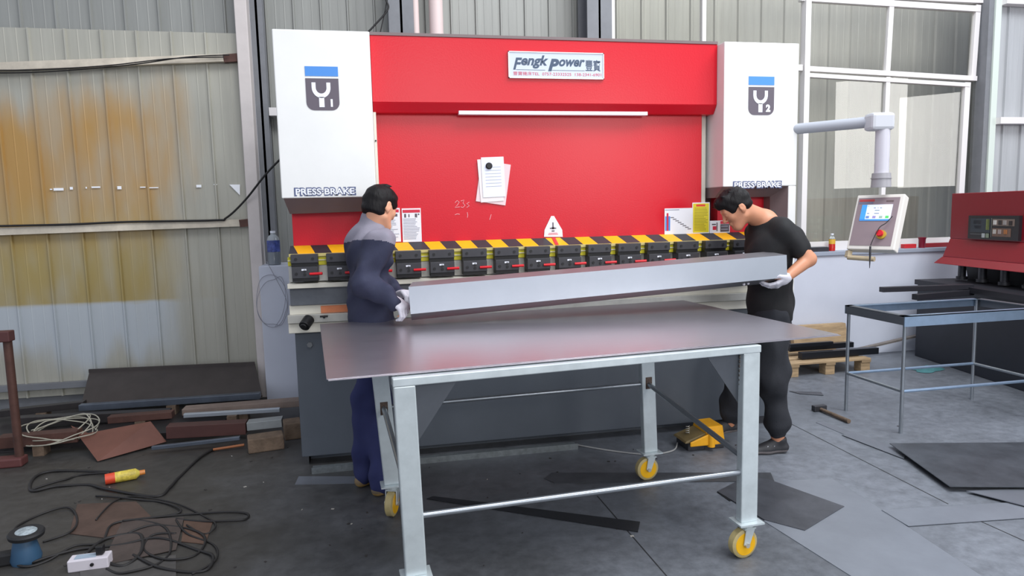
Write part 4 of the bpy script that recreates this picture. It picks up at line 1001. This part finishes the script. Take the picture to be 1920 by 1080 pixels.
# red guillotine shear seen along its front
d = Vector((-.157, -.988, 0)).normalized(); nrmr = Vector((-d.y, d.x, 0)); nrmr = nrmr if nrmr.x > 0 else -nrmr    # towards +x (its back)
E0 = Y(1785, 362, 5.95); E0 = Vector((E0.x, 5.95, 0)); Lr = 3.0
RS = empty('shearing_machine', E0+d*1.5+nrmr*.4, 'dark red plate shearing machine with a black lower bed at the right edge', 'machine')
def rp(t, o_, z): v = E0+d*t+nrmr*o_; return Vector((v.x, v.y, z))
zt_ = Y(1785, 363, 5.95).z; zb_ = Y(1785, 480, 5.95).z
rb = MB().hexa([rp(0, 0, zb_+.18), rp(Lr, 0, zb_+.18), rp(Lr, .9, zb_+.18), rp(0, .9, zb_+.18)], [rp(0, 0, zt_), rp(Lr, 0, zt_), rp(Lr, .9, zt_), rp(0, .9, zt_)])
rb.hexa([rp(0, -.07, zb_), rp(Lr, -.07, zb_), rp(Lr, .9, zb_), rp(0, .9, zb_)], [rp(0, 0, zb_+.18), rp(Lr, 0, zb_+.18), rp(Lr, .9, zb_+.18), rp(0, .9, zb_+.18)])
rb.hexa([rp(-.05, -.13, zb_-.07), rp(Lr, -.13, zb_-.07), rp(Lr, .9, zb_-.07), rp(-.05, .9, zb_-.07)], [rp(0, -.07, zb_), rp(Lr, -.07, zb_), rp(Lr, .9, zb_), rp(0, .9, zb_)])
rb.build('upper_housing', dark_red, RS, bevel=.006)
MB().hexa([rp(-.15, -.22, .0), rp(Lr, -.22, .0), rp(Lr, .85, .0), rp(-.15, .85, .0)], [rp(-.15, -.22, .77), rp(Lr, -.22, .77), rp(Lr, .85, .77), rp(-.15, .85, .77)]).build('bed', mat('bed_navy', (34, 38, 48), .5, var=.1), RS, bevel=.006)
MB().hexa([rp(.1, .15, .77), rp(Lr, .15, .77), rp(Lr, .8, .77), rp(.1, .8, .77)], [rp(.1, .1, zb_-.06), rp(Lr, .1, zb_-.06), rp(Lr, .8, zb_-.06), rp(.1, .8, zb_-.06)]).build('throat', mat('throat_black', (30, 30, 34), .5), RS)
MB().hexa([rp(.0, -.35, .78), rp(Lr, -.35, .78), rp(Lr, .2, .78), rp(.0, .2, .78)], [rp(.0, -.35, .83), rp(Lr, -.35, .83), rp(Lr, .2, .83), rp(.0, .2, .83)]).build('work_table', mat('table_black', (44, 44, 50), .45, .3), RS)
for i in range(9):
    t = .2+i*.28; c_ = rp(t, .0, 0)
    MB().cyl((c_.x, c_.y, .84), (c_.x, c_.y, zb_-.05), .035, n=16).cyl((c_.x, c_.y, .84), (c_.x, c_.y, .87), .05, n=16).build('hold_down', dark_steel, RS, smooth='angle')
# control display on housing
def face_pt(px, py):   # meet of the pixel ray with the housing front
    dd = Vector((px-960)/FPX*_r-(py-540)/FPX*_u+_fw); t = (E0-Vector((0, 0, CAMH))).dot(nrmr)/dd.dot(nrmr)
    return Vector((0, 0, CAMH))+dd*t
A, B = face_pt(1822, 404), face_pt(1915, 450)
t0 = (A-E0).dot(d); t1 = (B-E0).dot(d); za, zb3 = A.z, face_pt(1822, 447).z
def rbox(t0, t1, z0, z1, o0, o1, name, mt, par): return MB().hexa([rp(t0, o0, z0), rp(t1, o0, z0), rp(t1, o1, z0), rp(t0, o1, z0)], [rp(t0, o0, z1), rp(t1, o0, z1), rp(t1, o1, z1), rp(t0, o1, z1)]).build(name, mt, par)
dp = rbox(t0, t1, zb3, za, -.03, .01, 'control_display', mat('display_black', (38, 34, 38), .4), RS)
W, H = t1-t0, za-zb3
for u0, v0, u1, v1, cc, nm in ((.05, .12, .46, .72, (52, 58, 66), 'display_screen'), (.12, .2, .28, .36, (120, 116, 122), 'display_digits'), (.14, .42, .28, .56, (104, 102, 110), 'display_digits'), (.38, .15, .45, .6, (140, 150, 86), 'scale_strip'), (.51, .14, .92, .42, (126, 108, 98), 'key_row'), (.51, .52, .86, .86, (120, 92, 78), 'key_row'), (.48, .1, .49, .9, (110, 110, 104), 'divider'), (.06, .78, .32, .8, (110, 112, 116), 'divider')):
    rbox(t0+W*u0, t0+W*u1, za-H*v1, za-H*v0, -.034, -.03, nm, mat(nm, cc, .5), dp)
for j, (u, v, c_) in enumerate([(.56, .28, (210, 206, 200)), (.66, .28, (52, 44, 44)), (.75, .28, (160, 152, 148)), (.86, .3, (46, 36, 36)), (.56, .66, (190, 184, 176)), (.66, .66, (166, 150, 146)), (.77, .66, (170, 108, 60)), (.34, .84, (176, 180, 180)), (.42, .84, (130, 140, 120))]):
    rbox(t0+W*(u-.028), t0+W*(u+.028), za-H*(v+.09), za-H*(v-.09), -.039, -.034, 'key', mat('key%d' % j, c_, .5), dp)
# support arms of the shear
a = Y(1655, 542, 5.4); 
for (pa, pb_, yy_, wd) in (((1652, 543), (1790, 540), 5.35, .045), ((1715, 557), (1800, 562), 5.15, .05)):
    p, q = Y(*pa, yy_), Y(*pb_, yy_+.1); q = rp(.75, -.3, p.z); 
    MB().bar(p, q, .06, wd).build('support_arm', mat('arm_black', (48, 48, 54), .45, .3), RS, bevel=.003)

# objects on the window ledge (top at z 1.12)
def led_pt(px): p = Y(px, 455, 6.45); return p.x
x = led_pt(1560)
BT = empty('soda_bottle', (x, 6.45, 1.12), 'small bottle of red drink with a yellow label on the window ledge', 'bottle')
MB().lathe((x, 6.45, 1.12), (0, 0, 1), [(0, .028), (.004, .033), (.07, .033), (.075, .031)], 24).build('liquid', mat('drink_red', (190, 34, 26), .3), BT, smooth='angle')
MB().lathe((x, 6.45, 1.195), (0, 0, 1), [(0, .033), (.05, .033)], 24).build('label_band', mat('bottle_yellow', (222, 176, 60), .5), BT, smooth='angle')
MB().lathe((x, 6.45, 1.245), (0, 0, 1), [(0, .032), (.02, .025), (.035, .013), (.045, .013)], 24).build('neck', clear_pl, BT, smooth='angle')
MB().cyl((x, 6.45, 1.29), (x, 6.45, 1.305), .015, n=18).build('cap', letter_white, BT)
p, q = led_pt(1508), led_pt(1549)
tag(MB().box(p, q, 6.40, 6.5, 1.12, 1.165).box(p+.01, q-.01, 6.41, 6.49, 1.165, 1.17, 1).build('tray', [dark_steel, col_grey], bevel=.003), 'dark flat tray on the window ledge left of the red drink bottle', 'tray')
p, q = led_pt(1690), led_pt(1712)
tag(MB().box(p, q, 6.40, 6.46, 1.12, 1.165).build('red_block', mat('red_block', (196, 40, 48), .5), bevel=.004), 'short bright red block on the window ledge just right of the control panel', 'block')
p, q = led_pt(1728), led_pt(1782)
tag(MB().box(p, q, 6.42, 6.48, 1.12, 1.165).build('red_block', mat('red_block2', (140, 26, 36), .5), bevel=.004), 'long dark red block on the window ledge by the red shearing machine', 'block')
x = led_pt(1722)
tag(MB().lathe((x, 6.40, 1.12), (0, 0, 1), [(0, .032), (.09, .035), (.112, .042), (.115, .036)], 20).build('red_cup', mat('cup_red', (120, 22, 44), .4), smooth='angle'), 'dark red cup on the window ledge between the two red blocks', 'cup')

# pallet with profiles and board
PX0, PX1 = Y(1475, 700, 5.7).x, Y(1626, 685, 5.7).x
PL = empty('wooden_pallet', ((PX0+PX1)/2, 5.95, 0), 'wooden pallet loaded with dark steel profiles by the half wall', 'pallet')
for k in range(4): MB().box(PX0, PX1, 5.65+k*.17, 5.77+k*.17, .115, .135).build('deck_board', wood, PL, bevel=.003)
for x in (PX0, (PX0+PX1)/2-.05, PX1-.1):
    for y in (5.66, 6.18): MB().box(x, x+.1, y, y+.1, 0, .095).build('block', wood, PL, bevel=.004)
    MB().box(x, x+.1, 5.65, 6.28, .095, .115).build('stringer', wood, PL)
p, q = Y(1480, 640, 6.3), Y(1580, 640, 6.3)
tag(MB().hexa([(p.x, 6.2, .137), (q.x, 6.2, .137), (q.x, 6.26, .137), (p.x, 6.26, .137)], [(p.x, 6.26, .37), (q.x, 6.26, .37), (q.x, 6.32, .37), (p.x, 6.32, .37)]).build('wooden_board', wood, bevel=.004), 'upright wooden board leaning on the half wall behind the dark profiles', 'board')
for k, (pa, pb_, y, z, w_, lb) in enumerate((((1478, 668), (1597, 655), 6.0, .20, .06, 'dark steel profile on the pallet, upper rear one'), ((1500, 678), (1643, 664), 5.78, .175, .07, 'longest dark steel profile on the pallet, front one'), ((1480, 664), (1560, 655), 5.9, .25, .04, 'short black profile topmost on the pallet'))):
    p, q = Y(*pa, y), Y(*pb_, y); p.z = q.z = z-.0
    tag(MB().bar(p, q, w_, w_*.9).build('steel_profile', mat('profile_dark%d' % k, (40, 42, 48), .35, .5), bevel=.003), lb, 'steel profile', 'profiles on the pallet')
tag(MB().bar(Y(1604, 656, 6.15), Y(1725, 628, 6.3), .05, .02).build('wood_batten', mat('batten', (126, 118, 112), .7, var=.3)), 'thin grey batten sloping up against the half wall behind the stand', 'batten')
# teal rag
p = fl(1738, 694)
def blanket(c, rx, ry, h, seed, n=18):
    rs = random.Random(seed); mb = MB(); vs = []; fs = []
    for i in range(n+1):
        for j in range(n+1):
            u, v = i/n*2-1, j/n*2-1; rr = math.hypot(u, v); k = (1+.25*math.sin(3*math.atan2(v, u)+seed))
            uu, vv = (u*math.sqrt(1-v*v/2))*k, (v*math.sqrt(1-u*u/2))*k
            z = .004+h*max(0, 1-rr)**.7*(.6+.4*math.sin(u*7+seed)*math.cos(v*6))
            vs.append((c[0]+uu*rx, c[1]+vv*ry, z))
    for i in range(n):
        for j in range(n): a = i*(n+1)+j; fs.append((a, a+n+1, a+n+2, a+1))
    return mb.add(vs, fs)
tag(blanket(p, .15, .1, .05, 2).build('rag', mat('teal_cloth', (70, 120, 124), .9), smooth=True), 'teal rag crumpled on the floor behind the galvanised stand', 'rag')
# hammer
a, c = fl(1536, 766, .02), fl(1592, 790, .018)
HM = empty('hammer', a, 'sledge hammer lying on the floor in front of the galvanised stand', 'hammer')
dd = (c-a).normalized(); sd2 = dd.cross(Vector((0, 0, 1)))
MB().cyl(a, c, .013, .016, n=12).build('handle', old_wood, HM, smooth='angle')
MB().obox(a+Vector((0, 0, .005)), sd2*.055, dd*.022, (0, 0, .022)).build('head', dark_steel, HM, bevel=.005)

# ---------------------------------------------------------------- plates lying on the floor (right)
def plate(name, pts, mt, label, z0=.0, th=.003, cat='steel plate', group='loose plates on the floor'):
    P = [fl(px, py, z0+th) for px, py in pts]
    o = MB().poly([p-Vector((0, 0, th)) for p in P], (0, 0, th)).build(name, mt); return tag(o, label, cat, group)
pm1 = mat('plate_light', (140, 145, 154), .33, .4, var=.1, vs=3)
pm2 = mat('plate_mid', (122, 126, 134), .36, .4, var=.12, vs=3)
pm3 = mat('plate_dark', (84, 86, 92), .4, .4, var=.3, vs=5)
pm4 = mat('plate_black', (86, 90, 96), .32, .4, var=.35, vs=4)
plate('steel_plate', [(1433, 977), (1596, 1080), (1720, 1160), (1960, 1160), (1841, 1080), (1653, 955), (1560, 897), (1440, 903)], pm1, 'long light steel plate on the floor, right of the cart wheel')
plate('steel_plate', [(1653, 956), (1960, 938), (1960, 968), (1703, 986)], pm1, 'light steel strip on the floor reaching the right edge below the black sheet', .0035)
plate('steel_plate', [(1345, 921), (1400, 893), (1440, 898), (1583, 949), (1509, 994), (1433, 974)], pm3, 'dark grey steel plate on the floor beside the right front cart leg', .0035)
plate('steel_plate', [(1668, 831), (1960, 829), (1960, 913), (1781, 912)], pm4, 'large black steel sheet on the floor at the right edge', .03, .004)
for px, py in ((1700, 840), (1800, 900), (1900, 850)):
    p = fl(px+20, py+2, 0)
spacer = MB(); p = fl(1850, 880, 0); q = fl(1820, 845, 0)
tag(MB().bar((p.x-.3, p.y, .015), (p.x+.6, p.y, .015), .05, .03).build('wood_batten', old_wood), 'wood batten under the large black sheet on the floor', 'batten')
plate('steel_plate', [(1578, 815), (1605, 812), (1700, 845), (1695, 860)], pm2, 'small grey steel offcut on the floor beside the corner of the large black sheet', .004)
plate('steel_plate', [(1530, 792), (1545, 790), (1640, 826), (1625, 832)], pm2, 'narrow grey steel offcut on the floor near the hammer')
plate('steel_plate', [(1812, 920), (1960, 915), (1960, 958)], pm2, 'pointed steel plate on the floor at the right edge, below the black sheet', .012, .004)
plate('steel_strip', [(800, 935), (812, 930), (1200, 978), (1196, 997)], mat('strip_black', (36, 36, 40), .4, .3, var=.3), 'long black steel strip on the floor under the cart', .002, .003, 'steel strip')
plate('steel_strip', [(1020, 897), (1035, 886), (1445, 886), (1452, 902), (1040, 905)], mat('strip_dark', (74, 76, 80), .45, .2, var=.3), 'dark strip on the floor behind the rear right cart wheel', .002, .002, 'steel strip')
plate('steel_strip', [(1344, 922), (1350, 920), (1373, 938), (1368, 939)], black, 'tiny black sliver on the floor left of the front right cart leg', .002, .002, 'steel strip')
plate('steel_strip', [(1480, 733), (1540, 735), (1544, 741), (1500, 738)], pm3, 'thin curved offcut on the floor right of the worker in black', .002, .004, 'steel strip')
seam = mat('seam', (38, 38, 40), .8)
def seamline(pts, w_=.006):
    m_ = MB()
    for a, b_ in zip(pts[:-1], pts[1:]): m_.bar(fl(*a, .0006), fl(*b_, .0006), w_, .001)
    return m_
S(seamline([(1478, 792), (1778, 945)]).build('trim_15', seam)); S(seamline([(1120, 930), (1250, 1080)]).build('trim_16', seam)); S(seamline([(1840, 978), (1960, 1032)]).build('trim_17', seam))
# galvanised angle along the apron
a, c = fl(582, 893, .02), fl(1085, 838, .02)
MBa = MB().bar((a.x, 4.36, .016), (c.x, 4.36, .016), .10, .004).bar((a.x, 4.31, .02), (c.x, 4.31, .02), .004, .04)
tag(MBa.build('angle_iron', mat('angle_galv', (126, 132, 134), .45, .5, var=.25, vs=20)), 'galvanised angle iron on the floor along the foot of the press brake', 'angle iron')
plate('steel_plate', [(553, 908), (560, 893), (700, 893), (700, 905)], pm2, 'pale flat strip on the floor at the left foot of the press brake')
bits = MB()
rr = random.Random(3)

# ---------------------------------------------------------------- left scrap pile
def bar_px(name, a, c, ya, yc, w_, h, mt, label, cat='steel profile', group='scrap profiles along the left wall', bev=.003):
    p, q = Y(*a, ya), Y(*c, yc)
    c_ = p.lerp(q, .5); gap = c_.z-h/2
    if gap > .07: tag(MB().box(c_.x-.035, c_.x+.035, c_.y-.05, c_.y+.05, .05 if (c_.y > 5.36 and c_.x < -1.24) else 0, gap-.0005).build('wood_bearer', old_wood), 'wood bearer propping up the '+' '.join(label.split()[:10]), 'wood bearer', 'bearers under the scrap')
    return tag(MB().bar(p, q, w_, h).build(name, mt, bevel=bev), label, cat, group)
# leaning sheet
T0, T1 = Y(168, 695, 6.33), Y(478, 681, 6.33); B0, B1 = Y(152, 760, 5.95), Y(492, 742, 5.95)
nn = (T1-T0).cross(B0-T0).normalized()*.012; nn = nn if nn.y > 0 else -nn
ls = MB().hexa([T0, T1, B1, B0], [T0+nn, T1+nn, B1+nn, B0+nn]).bar(T0+Vector((0, -.012, 0)), T1+Vector((0, -.012, 0)), .02, .03)
tag(ls.build('metal_tray', mat('tray_brown', (70, 64, 62), .5, .3, var=.15)), 'large dark brown metal sheet leaning against the left wall above the scrap', 'metal sheet')
bar_px('steel_profile', (150, 764), (488, 741), 5.85, 5.85, .06, .05, bluescrap, 'blue-grey square tube just below the leaning brown sheet')
bar_px('steel_profile', (0, 775), (160, 757), 5.95, 5.95, .07, .05, scrap, 'dark profile left of the leaning brown sheet')
bar_px('steel_profile', (35, 790), (320, 775), 5.7, 5.7, .08, .07, scrap, 'dark profile behind the wire coil')
bar_px('wooden_plank', (345, 770), (565, 753), 5.6, 5.6, .12, .05, mat('plank_pinkish', (132, 116, 106), .75, var=.2), 'pale brown plank running to the left foot of the press brake', 'plank', None)
bar_px('steel_profile', (345, 779), (525, 768), 5.45, 5.45, .04, .03, mat('bright_tube', (190, 198, 206), .3, .5), 'thin bright steel tube in the middle of the scrap pile')
bar_px('steel_profile', (205, 786), (325, 776), 5.4, 5.4, .08, .05, rust, 'rusty channel above the brown bent sheet')
bar_px('steel_profile', (315, 808), (463, 800), 5.2, 5.2, .10, .09, mat('red_brown_profile', (86, 56, 52), .5, .2, var=.15), 'red-brown box profile right of the bent brown sheet')
p0, p1 = Y(315, 803, 5.14), Y(463, 797, 5.14)
bar_px('galvanised_box', (465, 797), (530, 790), 5.2, 5.2, .10, .06, mat('white_metal', (156, 160, 160), .5, .2, var=.15), 'pale metal box section right of the red-brown profile', 'box section')
bar_px('steel_profile', (0, 828), (150, 815), 5.2, 5.2, .10, .08, rust, 'rusty profile under the wire coil')
bar_px('steel_profile', (0, 850), (455, 822), 5.32, 5.32, .05, .04, scrap, 'long dark profile along the front of the scrap pile')
bar_px('steel_profile', (285, 840), (450, 821), 4.98, 4.98, .03, .025, bluescrap, 'thin grey bar at the front of the scrap, ending at the wood block')
# supports under the pile
tag(MB().box(-3.7, -1.2, 5.3, 6.3, 0, .05).build('scrap_plate', scrap), 'dark steel plate under the scrap profiles at the left wall', 'steel plate')
# blocks
def chunk(name, px0, px1, py0, py1, y, dep, mt, label, cat, rot=.2):
    A = Y(px0, py1, y); B = Y(px1, py0, y); w_ = B.x-A.x; h = max(.05, B.z-A.z); cx, cy = (A.x+B.x)/2, y+dep/2
    X = Vector((math.cos(rot), math.sin(rot), 0))*w_/2; Yv = Vector((-math.sin(rot), math.cos(rot), 0))*dep/2
    return tag(MB().obox((cx, cy, h/2), X, Yv, (0, 0, h/2)).build(name, mt, bevel=.008), label, cat, 'wood blocks by the press brake')
p = fl(490, 848); chunk('wood_block', 462, 528, 815, 847, p.y, .14, old_wood, 'rough wood block on the floor at the end of the scrap pile', 'wood block')
p = fl(545, 825); chunk('wood_block', 530, 562, 790, 823, p.y, .16, old_wood, 'wood block half hidden behind the left corner of the grey apron', 'wood block')
# bent brown sheet
P_ = lambda px, py, z: fl(px, py, z)
q0, q1, q2, q3 = P_(183, 865, .01), P_(312, 828, .02), P_(282, 790, .15), P_(165, 812, .12)
q4 = P_(133, 798, .16)
bs = MB().add([q0, q1, q2, q3, q4, q0+Vector((0, .01, -.004)), q1+Vector((0, .01, -.004)), q2+Vector((0, .01, -.004)), q3+Vector((0, .01, -.004)), q4+Vector((0, .01, -.004))], [(0, 1, 2, 3), (0, 3, 4), (8, 7, 6, 5), (9, 8, 5), (0, 5, 6, 1), (1, 6, 7, 2), (2, 7, 8, 3), (3, 8, 9, 4), (4, 9, 5, 0)])
tag(bs.build('bent_sheet', brown_sheet), 'reddish brown bent metal sheet lying in front of the scrap pile', 'metal sheet')
# wire coil
cm = MB(); c = fl(105, 825, .1)
wirem = mat('clear_hose', (168, 164, 148), .4)
rr = random.Random(5); pts = []
for i in range(70):
    t = i*.5; R = .17+.05*math.sin(i*.37)+rr.uniform(-.01, .01)
    pts.append((c.x+R*1.25*math.cos(t)+.05*math.sin(i*.11), c.y+.1+R*.9*math.sin(t), .12+.03*math.sin(i*.9)+.0007*i+R*.25*math.sin(t)))
tag(cm.tube(bez(pts, 4), .0045, n=6).build('hose_coil', wirem, smooth=True), 'loose coil of pale thin hose on the scrap pile at the left', 'hose')
# black cables
cabm = mat('cable_black', (30, 28, 28), .6)
def cable(name, pp, label, r=.006, mt=cabm, z=.008, cat='cable', closed=False):
    pts = [fl(px, py, z) for px, py in pp]; pts = bez(pts, 8, closed)
    pts = [p+Vector((0, 0, .004*math.sin(i*.35))) for i, p in enumerate(pts)]
    return tag(MB().tube(pts, r, n=7, closed=closed).build(name, mt, smooth=True), label, cat, 'cables on the left floor')
cable('cable', [(400, 843), (370, 862), (335, 895), (318, 915), (290, 930), (200, 918), (165, 908), (110, 912), (60, 920), (65, 895), (110, 883), (200, 884), (230, 890)], 'thick black cable looping from the orange rod past the drink can', .009)
cable('cable', [(60, 918), (120, 900), (150, 890), (205, 888)], 'black cable end beside the colourful bottle', .007)
cable('cable', [(180, 930), (250, 936), (300, 940), (340, 958), (300, 968), (230, 978), (330, 965), (400, 962), (462, 962), (455, 975), (400, 978), (330, 972)], 'long black cable running in a flat loop right of the rusty sheets', .006)
cable('cable', [(20, 1010), (35, 985), (80, 962), (130, 953), (145, 975), (130, 1000), (80, 1015)], 'black cable loop above the blue machine', .006)
cable('cable', [(60, 1055), (150, 1030), (230, 1020), (300, 1010), (370, 1030), (400, 1045), (380, 1070), (300, 1065), (250, 1040)], 'black cable tangled right of the white box', .007)
cable('cable', [(160, 1040), (200, 1010), (260, 1000), (265, 1035), (230, 1060), (190, 1050)], 'black cable coil behind the white box', .008)
cable('cable', [(330, 975), (350, 1000), (400, 1020), (405, 1050), (360, 1075)], 'black cable curve at the right end of the tangle', .005)
rod = fl(400, 843, .015), fl(458, 834, .03)
tag(MB().cyl(rod[0], rod[1], .009, n=10).build('orange_rod', mat('rod_orange', (150, 92, 56), .6), smooth='angle'), 'short orange-brown rod at the end of the thick black cable', 'rod')
cable('cable', [(0, 1040), (40, 1062), (90, 1050), (140, 1025), (190, 1015), (210, 985), (260, 975), (310, 990), (320, 1030), (290, 1060), (230, 1075), (200, 1065)], 'black cable winding between the blue power tool and the white box', .006)
cable('cable', [(240, 1000), (290, 985), (350, 990), (385, 1010), (365, 1040), (310, 1050), (270, 1030), (285, 1005), (330, 1000)], 'black cable coil at the middle of the tangle', .006)
cable('cable', [(180, 975), (215, 940), (250, 930), (330, 945), (380, 965), (405, 985), (385, 1000), (350, 985)], 'thin black cable crossing the rusty sheets diagonally', .0045)
# scrap sheets on floor lower left
plate('rusty_plate', [(145, 945), (255, 940), (300, 985), (210, 1010), (130, 1000)], mat('rustplate', (84, 66, 58), .6, .2, var=.3), 'rust-brown sheet on the floor behind the cable tangle', .001, .003)
plate('rusty_plate', [(230, 975), (345, 970), (330, 1030), (190, 1060)], mat('rustplate2', (78, 68, 64), .6, .2, var=.3), 'brown-grey sheet on the floor under the cable tangle', .0045, .003)
plate('rusty_plate', [(345, 975), (400, 975), (385, 1020), (340, 1015)], mat('rustplate3', (96, 74, 62), .6, .2, var=.3), 'small brown offcut right of the cable tangle', .001, .003)
plate('rusty_plate', [(150, 1062), (330, 1040), (330, 1100), (150, 1100)], mat('rustplate4', (80, 78, 76), .6, .2, var=.3), 'grey sheet at the bottom edge under the white box', .001, .003)
# colourful bottle lying down
a, c = fl(197, 899, .033), fl(255, 888, .033)
SB = empty('spray_bottle', a, 'colourful red and yellow plastic bottle lying on the floor at the left', 'bottle')
ax = (c-a)
def bpart(nm, t0, t1, r0, r1, mt):
    return MB().lathe(a+ax*t0, ax, [(0, r0), (ax.length*(t1-t0), r1)], 24).build(nm, mt, SB, smooth='angle')
bpart('base_band', 0, .32, .032, .033, mat('bottle_red', (214, 74, 44), .4))
bpart('label_wrap', .32, 1.0, .033, .033, mat('bottle_label', (208, 186, 74), .4, var=.5, vs=30))
bpart('shoulder', 1.0, 1.12, .032, .015, mat('bottle_shoulder', (214, 196, 90), .4))
bpart('cap', 1.12, 1.3, .016, .015, mat('bottle_cap', (206, 128, 60), .4))
# blue machine with black disc
b0 = fl(50, 1052, .0)
BM = empty('angle_grinder', b0, 'blue power tool with a black disc on top, standing at the bottom left corner', 'power tool')
MB().lathe(b0, (0, 0, 1), [(0, .06), (.02, .065), (.09, .05), (.12, .045)], 28).build('housing', mat('tool_blue', (52, 84, 112), .45), BM, smooth='angle')
MB().lathe(b0+Vector((.01, 0, .12)), (.05, -.05, 1), [(0, .05), (.006, .073), (.022, .076), (.03, .07)], 32).build('disc_rim', black_rub, BM, smooth='angle')
MB().lathe(b0+Vector((.0115, -.0015, .15)), (.05, -.05, 1), [(0, .045), (.004, .04)], 32).build('disc_face', mat('disc_face', (150, 160, 164), .5, var=.5, vs=60), BM, smooth='angle')
MB().bar(b0+Vector((-.04, 0, .03)), b0+Vector((-.28, -.05, .03)), .06, .06).build('handle', black_rub, BM, bevel=.01)
# white box with adapter
p, q = fl(122, 1078), fl(198, 1074)
WB = empty('white_box', (p+q)/2, 'small white power strip box lying on the floor at the bottom left', 'box')
MB().obox(Vector(((p.x+q.x)/2, p.y+.05, .0275)), (.085, .004, 0), (-.002, .035, 0), (0, 0, .0275)).build('housing', mat('box_white', (206, 200, 206), .5), WB, bevel=.005)
MB().obox(Vector(((p.x+q.x)/2-.015, p.y+.05, .0565)), (.045, .002, 0), (-.001, .02, 0), (0, 0, .0012)).build('label_patch', mat('box_blue', (150, 166, 180), .5), WB)
MB().cyl(Vector(((p.x+q.x)/2+.02, p.y+.01, .028)), Vector(((p.x+q.x)/2+.02, p.y+.018, .028)), .008, n=14).build('socket', black, WB)
tag(MB().obox(Vector(((p.x+q.x)/2+.045, p.y+.055, .0785)), (.016, 0, 0), (0, .016, 0), (0, 0, .02)).build('plug', black, bevel=.004), 'black plug standing on top of the small white box', 'plug')
# table at left edge
t0 = Y(14, 640, 5.0); LT = empty('work_table', (t0.x, 5.0, 0), 'brown steel table whose corner and leg stand at the left edge', 'table')
MB().cyl((t0.x, 5.0, 0), (t0.x, 5.0, t0.z), .026, n=18).build('leg', rust, LT, smooth='angle')
MB().box(t0.x-.6, t0.x+.03, 4.96, 5.04, t0.z, t0.z+.07).build('table_top', mat('table_maroon', (84, 48, 46), .6), LT, bevel=.006)
MB().box(t0.x-.3, t0.x+.035, 4.94, 5.04, 0, .06).build('foot', mat('foot_red', (92, 52, 50), .6, var=.2), LT, bevel=.01)

# cables on the left wall and wire loops by the half wall
def wcable(name, pp, r, label, mt=cabm):
    return tag(MB().tube(bez([Y(px, py, y) for px, py, y in pp], 8), r, n=7).build(name, mt, smooth=True), label, 'cable')
wcable('cable', [(-60, 425, 6.36), (120, 421, 6.36), (240, 416, 6.36), (400, 413, 6.36), (425, 408, 6.36), (460, 375, 6.3), (500, 325, 6.2), (540, 285, 6.15), (560, 270, 6.15)], .009, 'black cable along the lower wall rail, rising behind the white cover')
wcable('cable', [(-60, 137, 6.35), (80, 135, 6.35), (240, 122, 6.35), (350, 107, 6.34), (430, 103, 6.34)], .005, 'thin dark wire drooping below the upper wall rail')
wcable('cable', [(-60, 131, 6.33), (60, 131, 6.33), (200, 123, 6.33), (320, 110, 6.33), (420, 107, 6.33)], .005, 'second thin dark wire along the upper wall rail')
wcable('cable', [(690, 60, 6.2), (700, 50, 6.2), (727, 18, 6.2), (724, 0, 6.2), (720, -20, 6.2)], .008, 'black cable rising from behind the left white cover')
wcable('cable', [(712, 65, 6.22), (722, 20, 6.22), (728, -15, 6.22)], .005, 'thin black wire beside the cable above the left white cover')
lp = []
for i in range(26):
    t = i*.55; lp.append((510+26*math.cos(t)+4*math.sin(i*.7), 560+48*math.sin(t)+(i % 7)*2, 6.125+.01*math.sin(i)))
wcable('wire_loop', [(500, 490, 6.12)]+lp, .0022, 'thin pale wire loops hanging on the white wall left of the machine', mat('wire_grey', (150, 150, 160), .5))
# water bottle on the low wall at left of machine
wb = Y(514, 493, 6.35); wb.z = 1.02
xw = Y(514, 480, 6.56).x
xw = Y(514, 480, 6.3).x; WBt = empty('water_bottle', (xw, 6.3, 1.195), 'clear water bottle with a blue label on the white low wall left of the machine', 'bottle')
yw = 6.3
MB().lathe((xw, yw, 1.196), (0, 0, 1), [(0, .05), (.005, .055), (.11, .055), (.115, .052)], 24).build('lower_body', mat('water_grey', (112, 118, 124), .2), WBt, smooth='angle')
MB().lathe((xw, yw, 1.311), (0, 0, 1), [(0, .055), (.1, .055)], 24).build('label_band', mat('label_blue', (70, 84, 150), .4, var=.6, vs=30), WBt, smooth='angle')
MB().lathe((xw, yw, 1.411), (0, 0, 1), [(0, .053), (.03, .045), (.05, .022), (.065, .02)], 24).build('neck', mat('water_clear', (160, 166, 170), .15), WBt, smooth='angle')
MB().cyl((xw, yw, 1.475), (xw, yw, 1.493), .022, n=18).build('cap', letter_white, WBt)

# grit and chips trodden over the floor
rr = random.Random(12); mb = MB()
for _ in range(170):
    x, y = rr.uniform(-2.6, 4.2), rr.uniform(2.6, 5.6); q = rr.uniform(.003, .009)
    if (1.5 < x and y < 4) or (x > -.5 and y > 4.25): continue
    a = rr.uniform(0, 6); X = Vector((math.cos(a), math.sin(a), 0))*q; Yv = Vector((-math.sin(a), math.cos(a), 0))*q*rr.uniform(.3, .8)
    mb.obox((x, y, .0015), X, Yv, (0, 0, .0015), 0 if rr.random() < .3 else 1)
tag(mb.build('floor_grit', [mat('grit_pale', (170, 166, 158), .8), mat('grit_dark', (52, 48, 46), .8)]), 'pale and dark grit scattered over the workshop floor', 'grit', None, 'stuff')
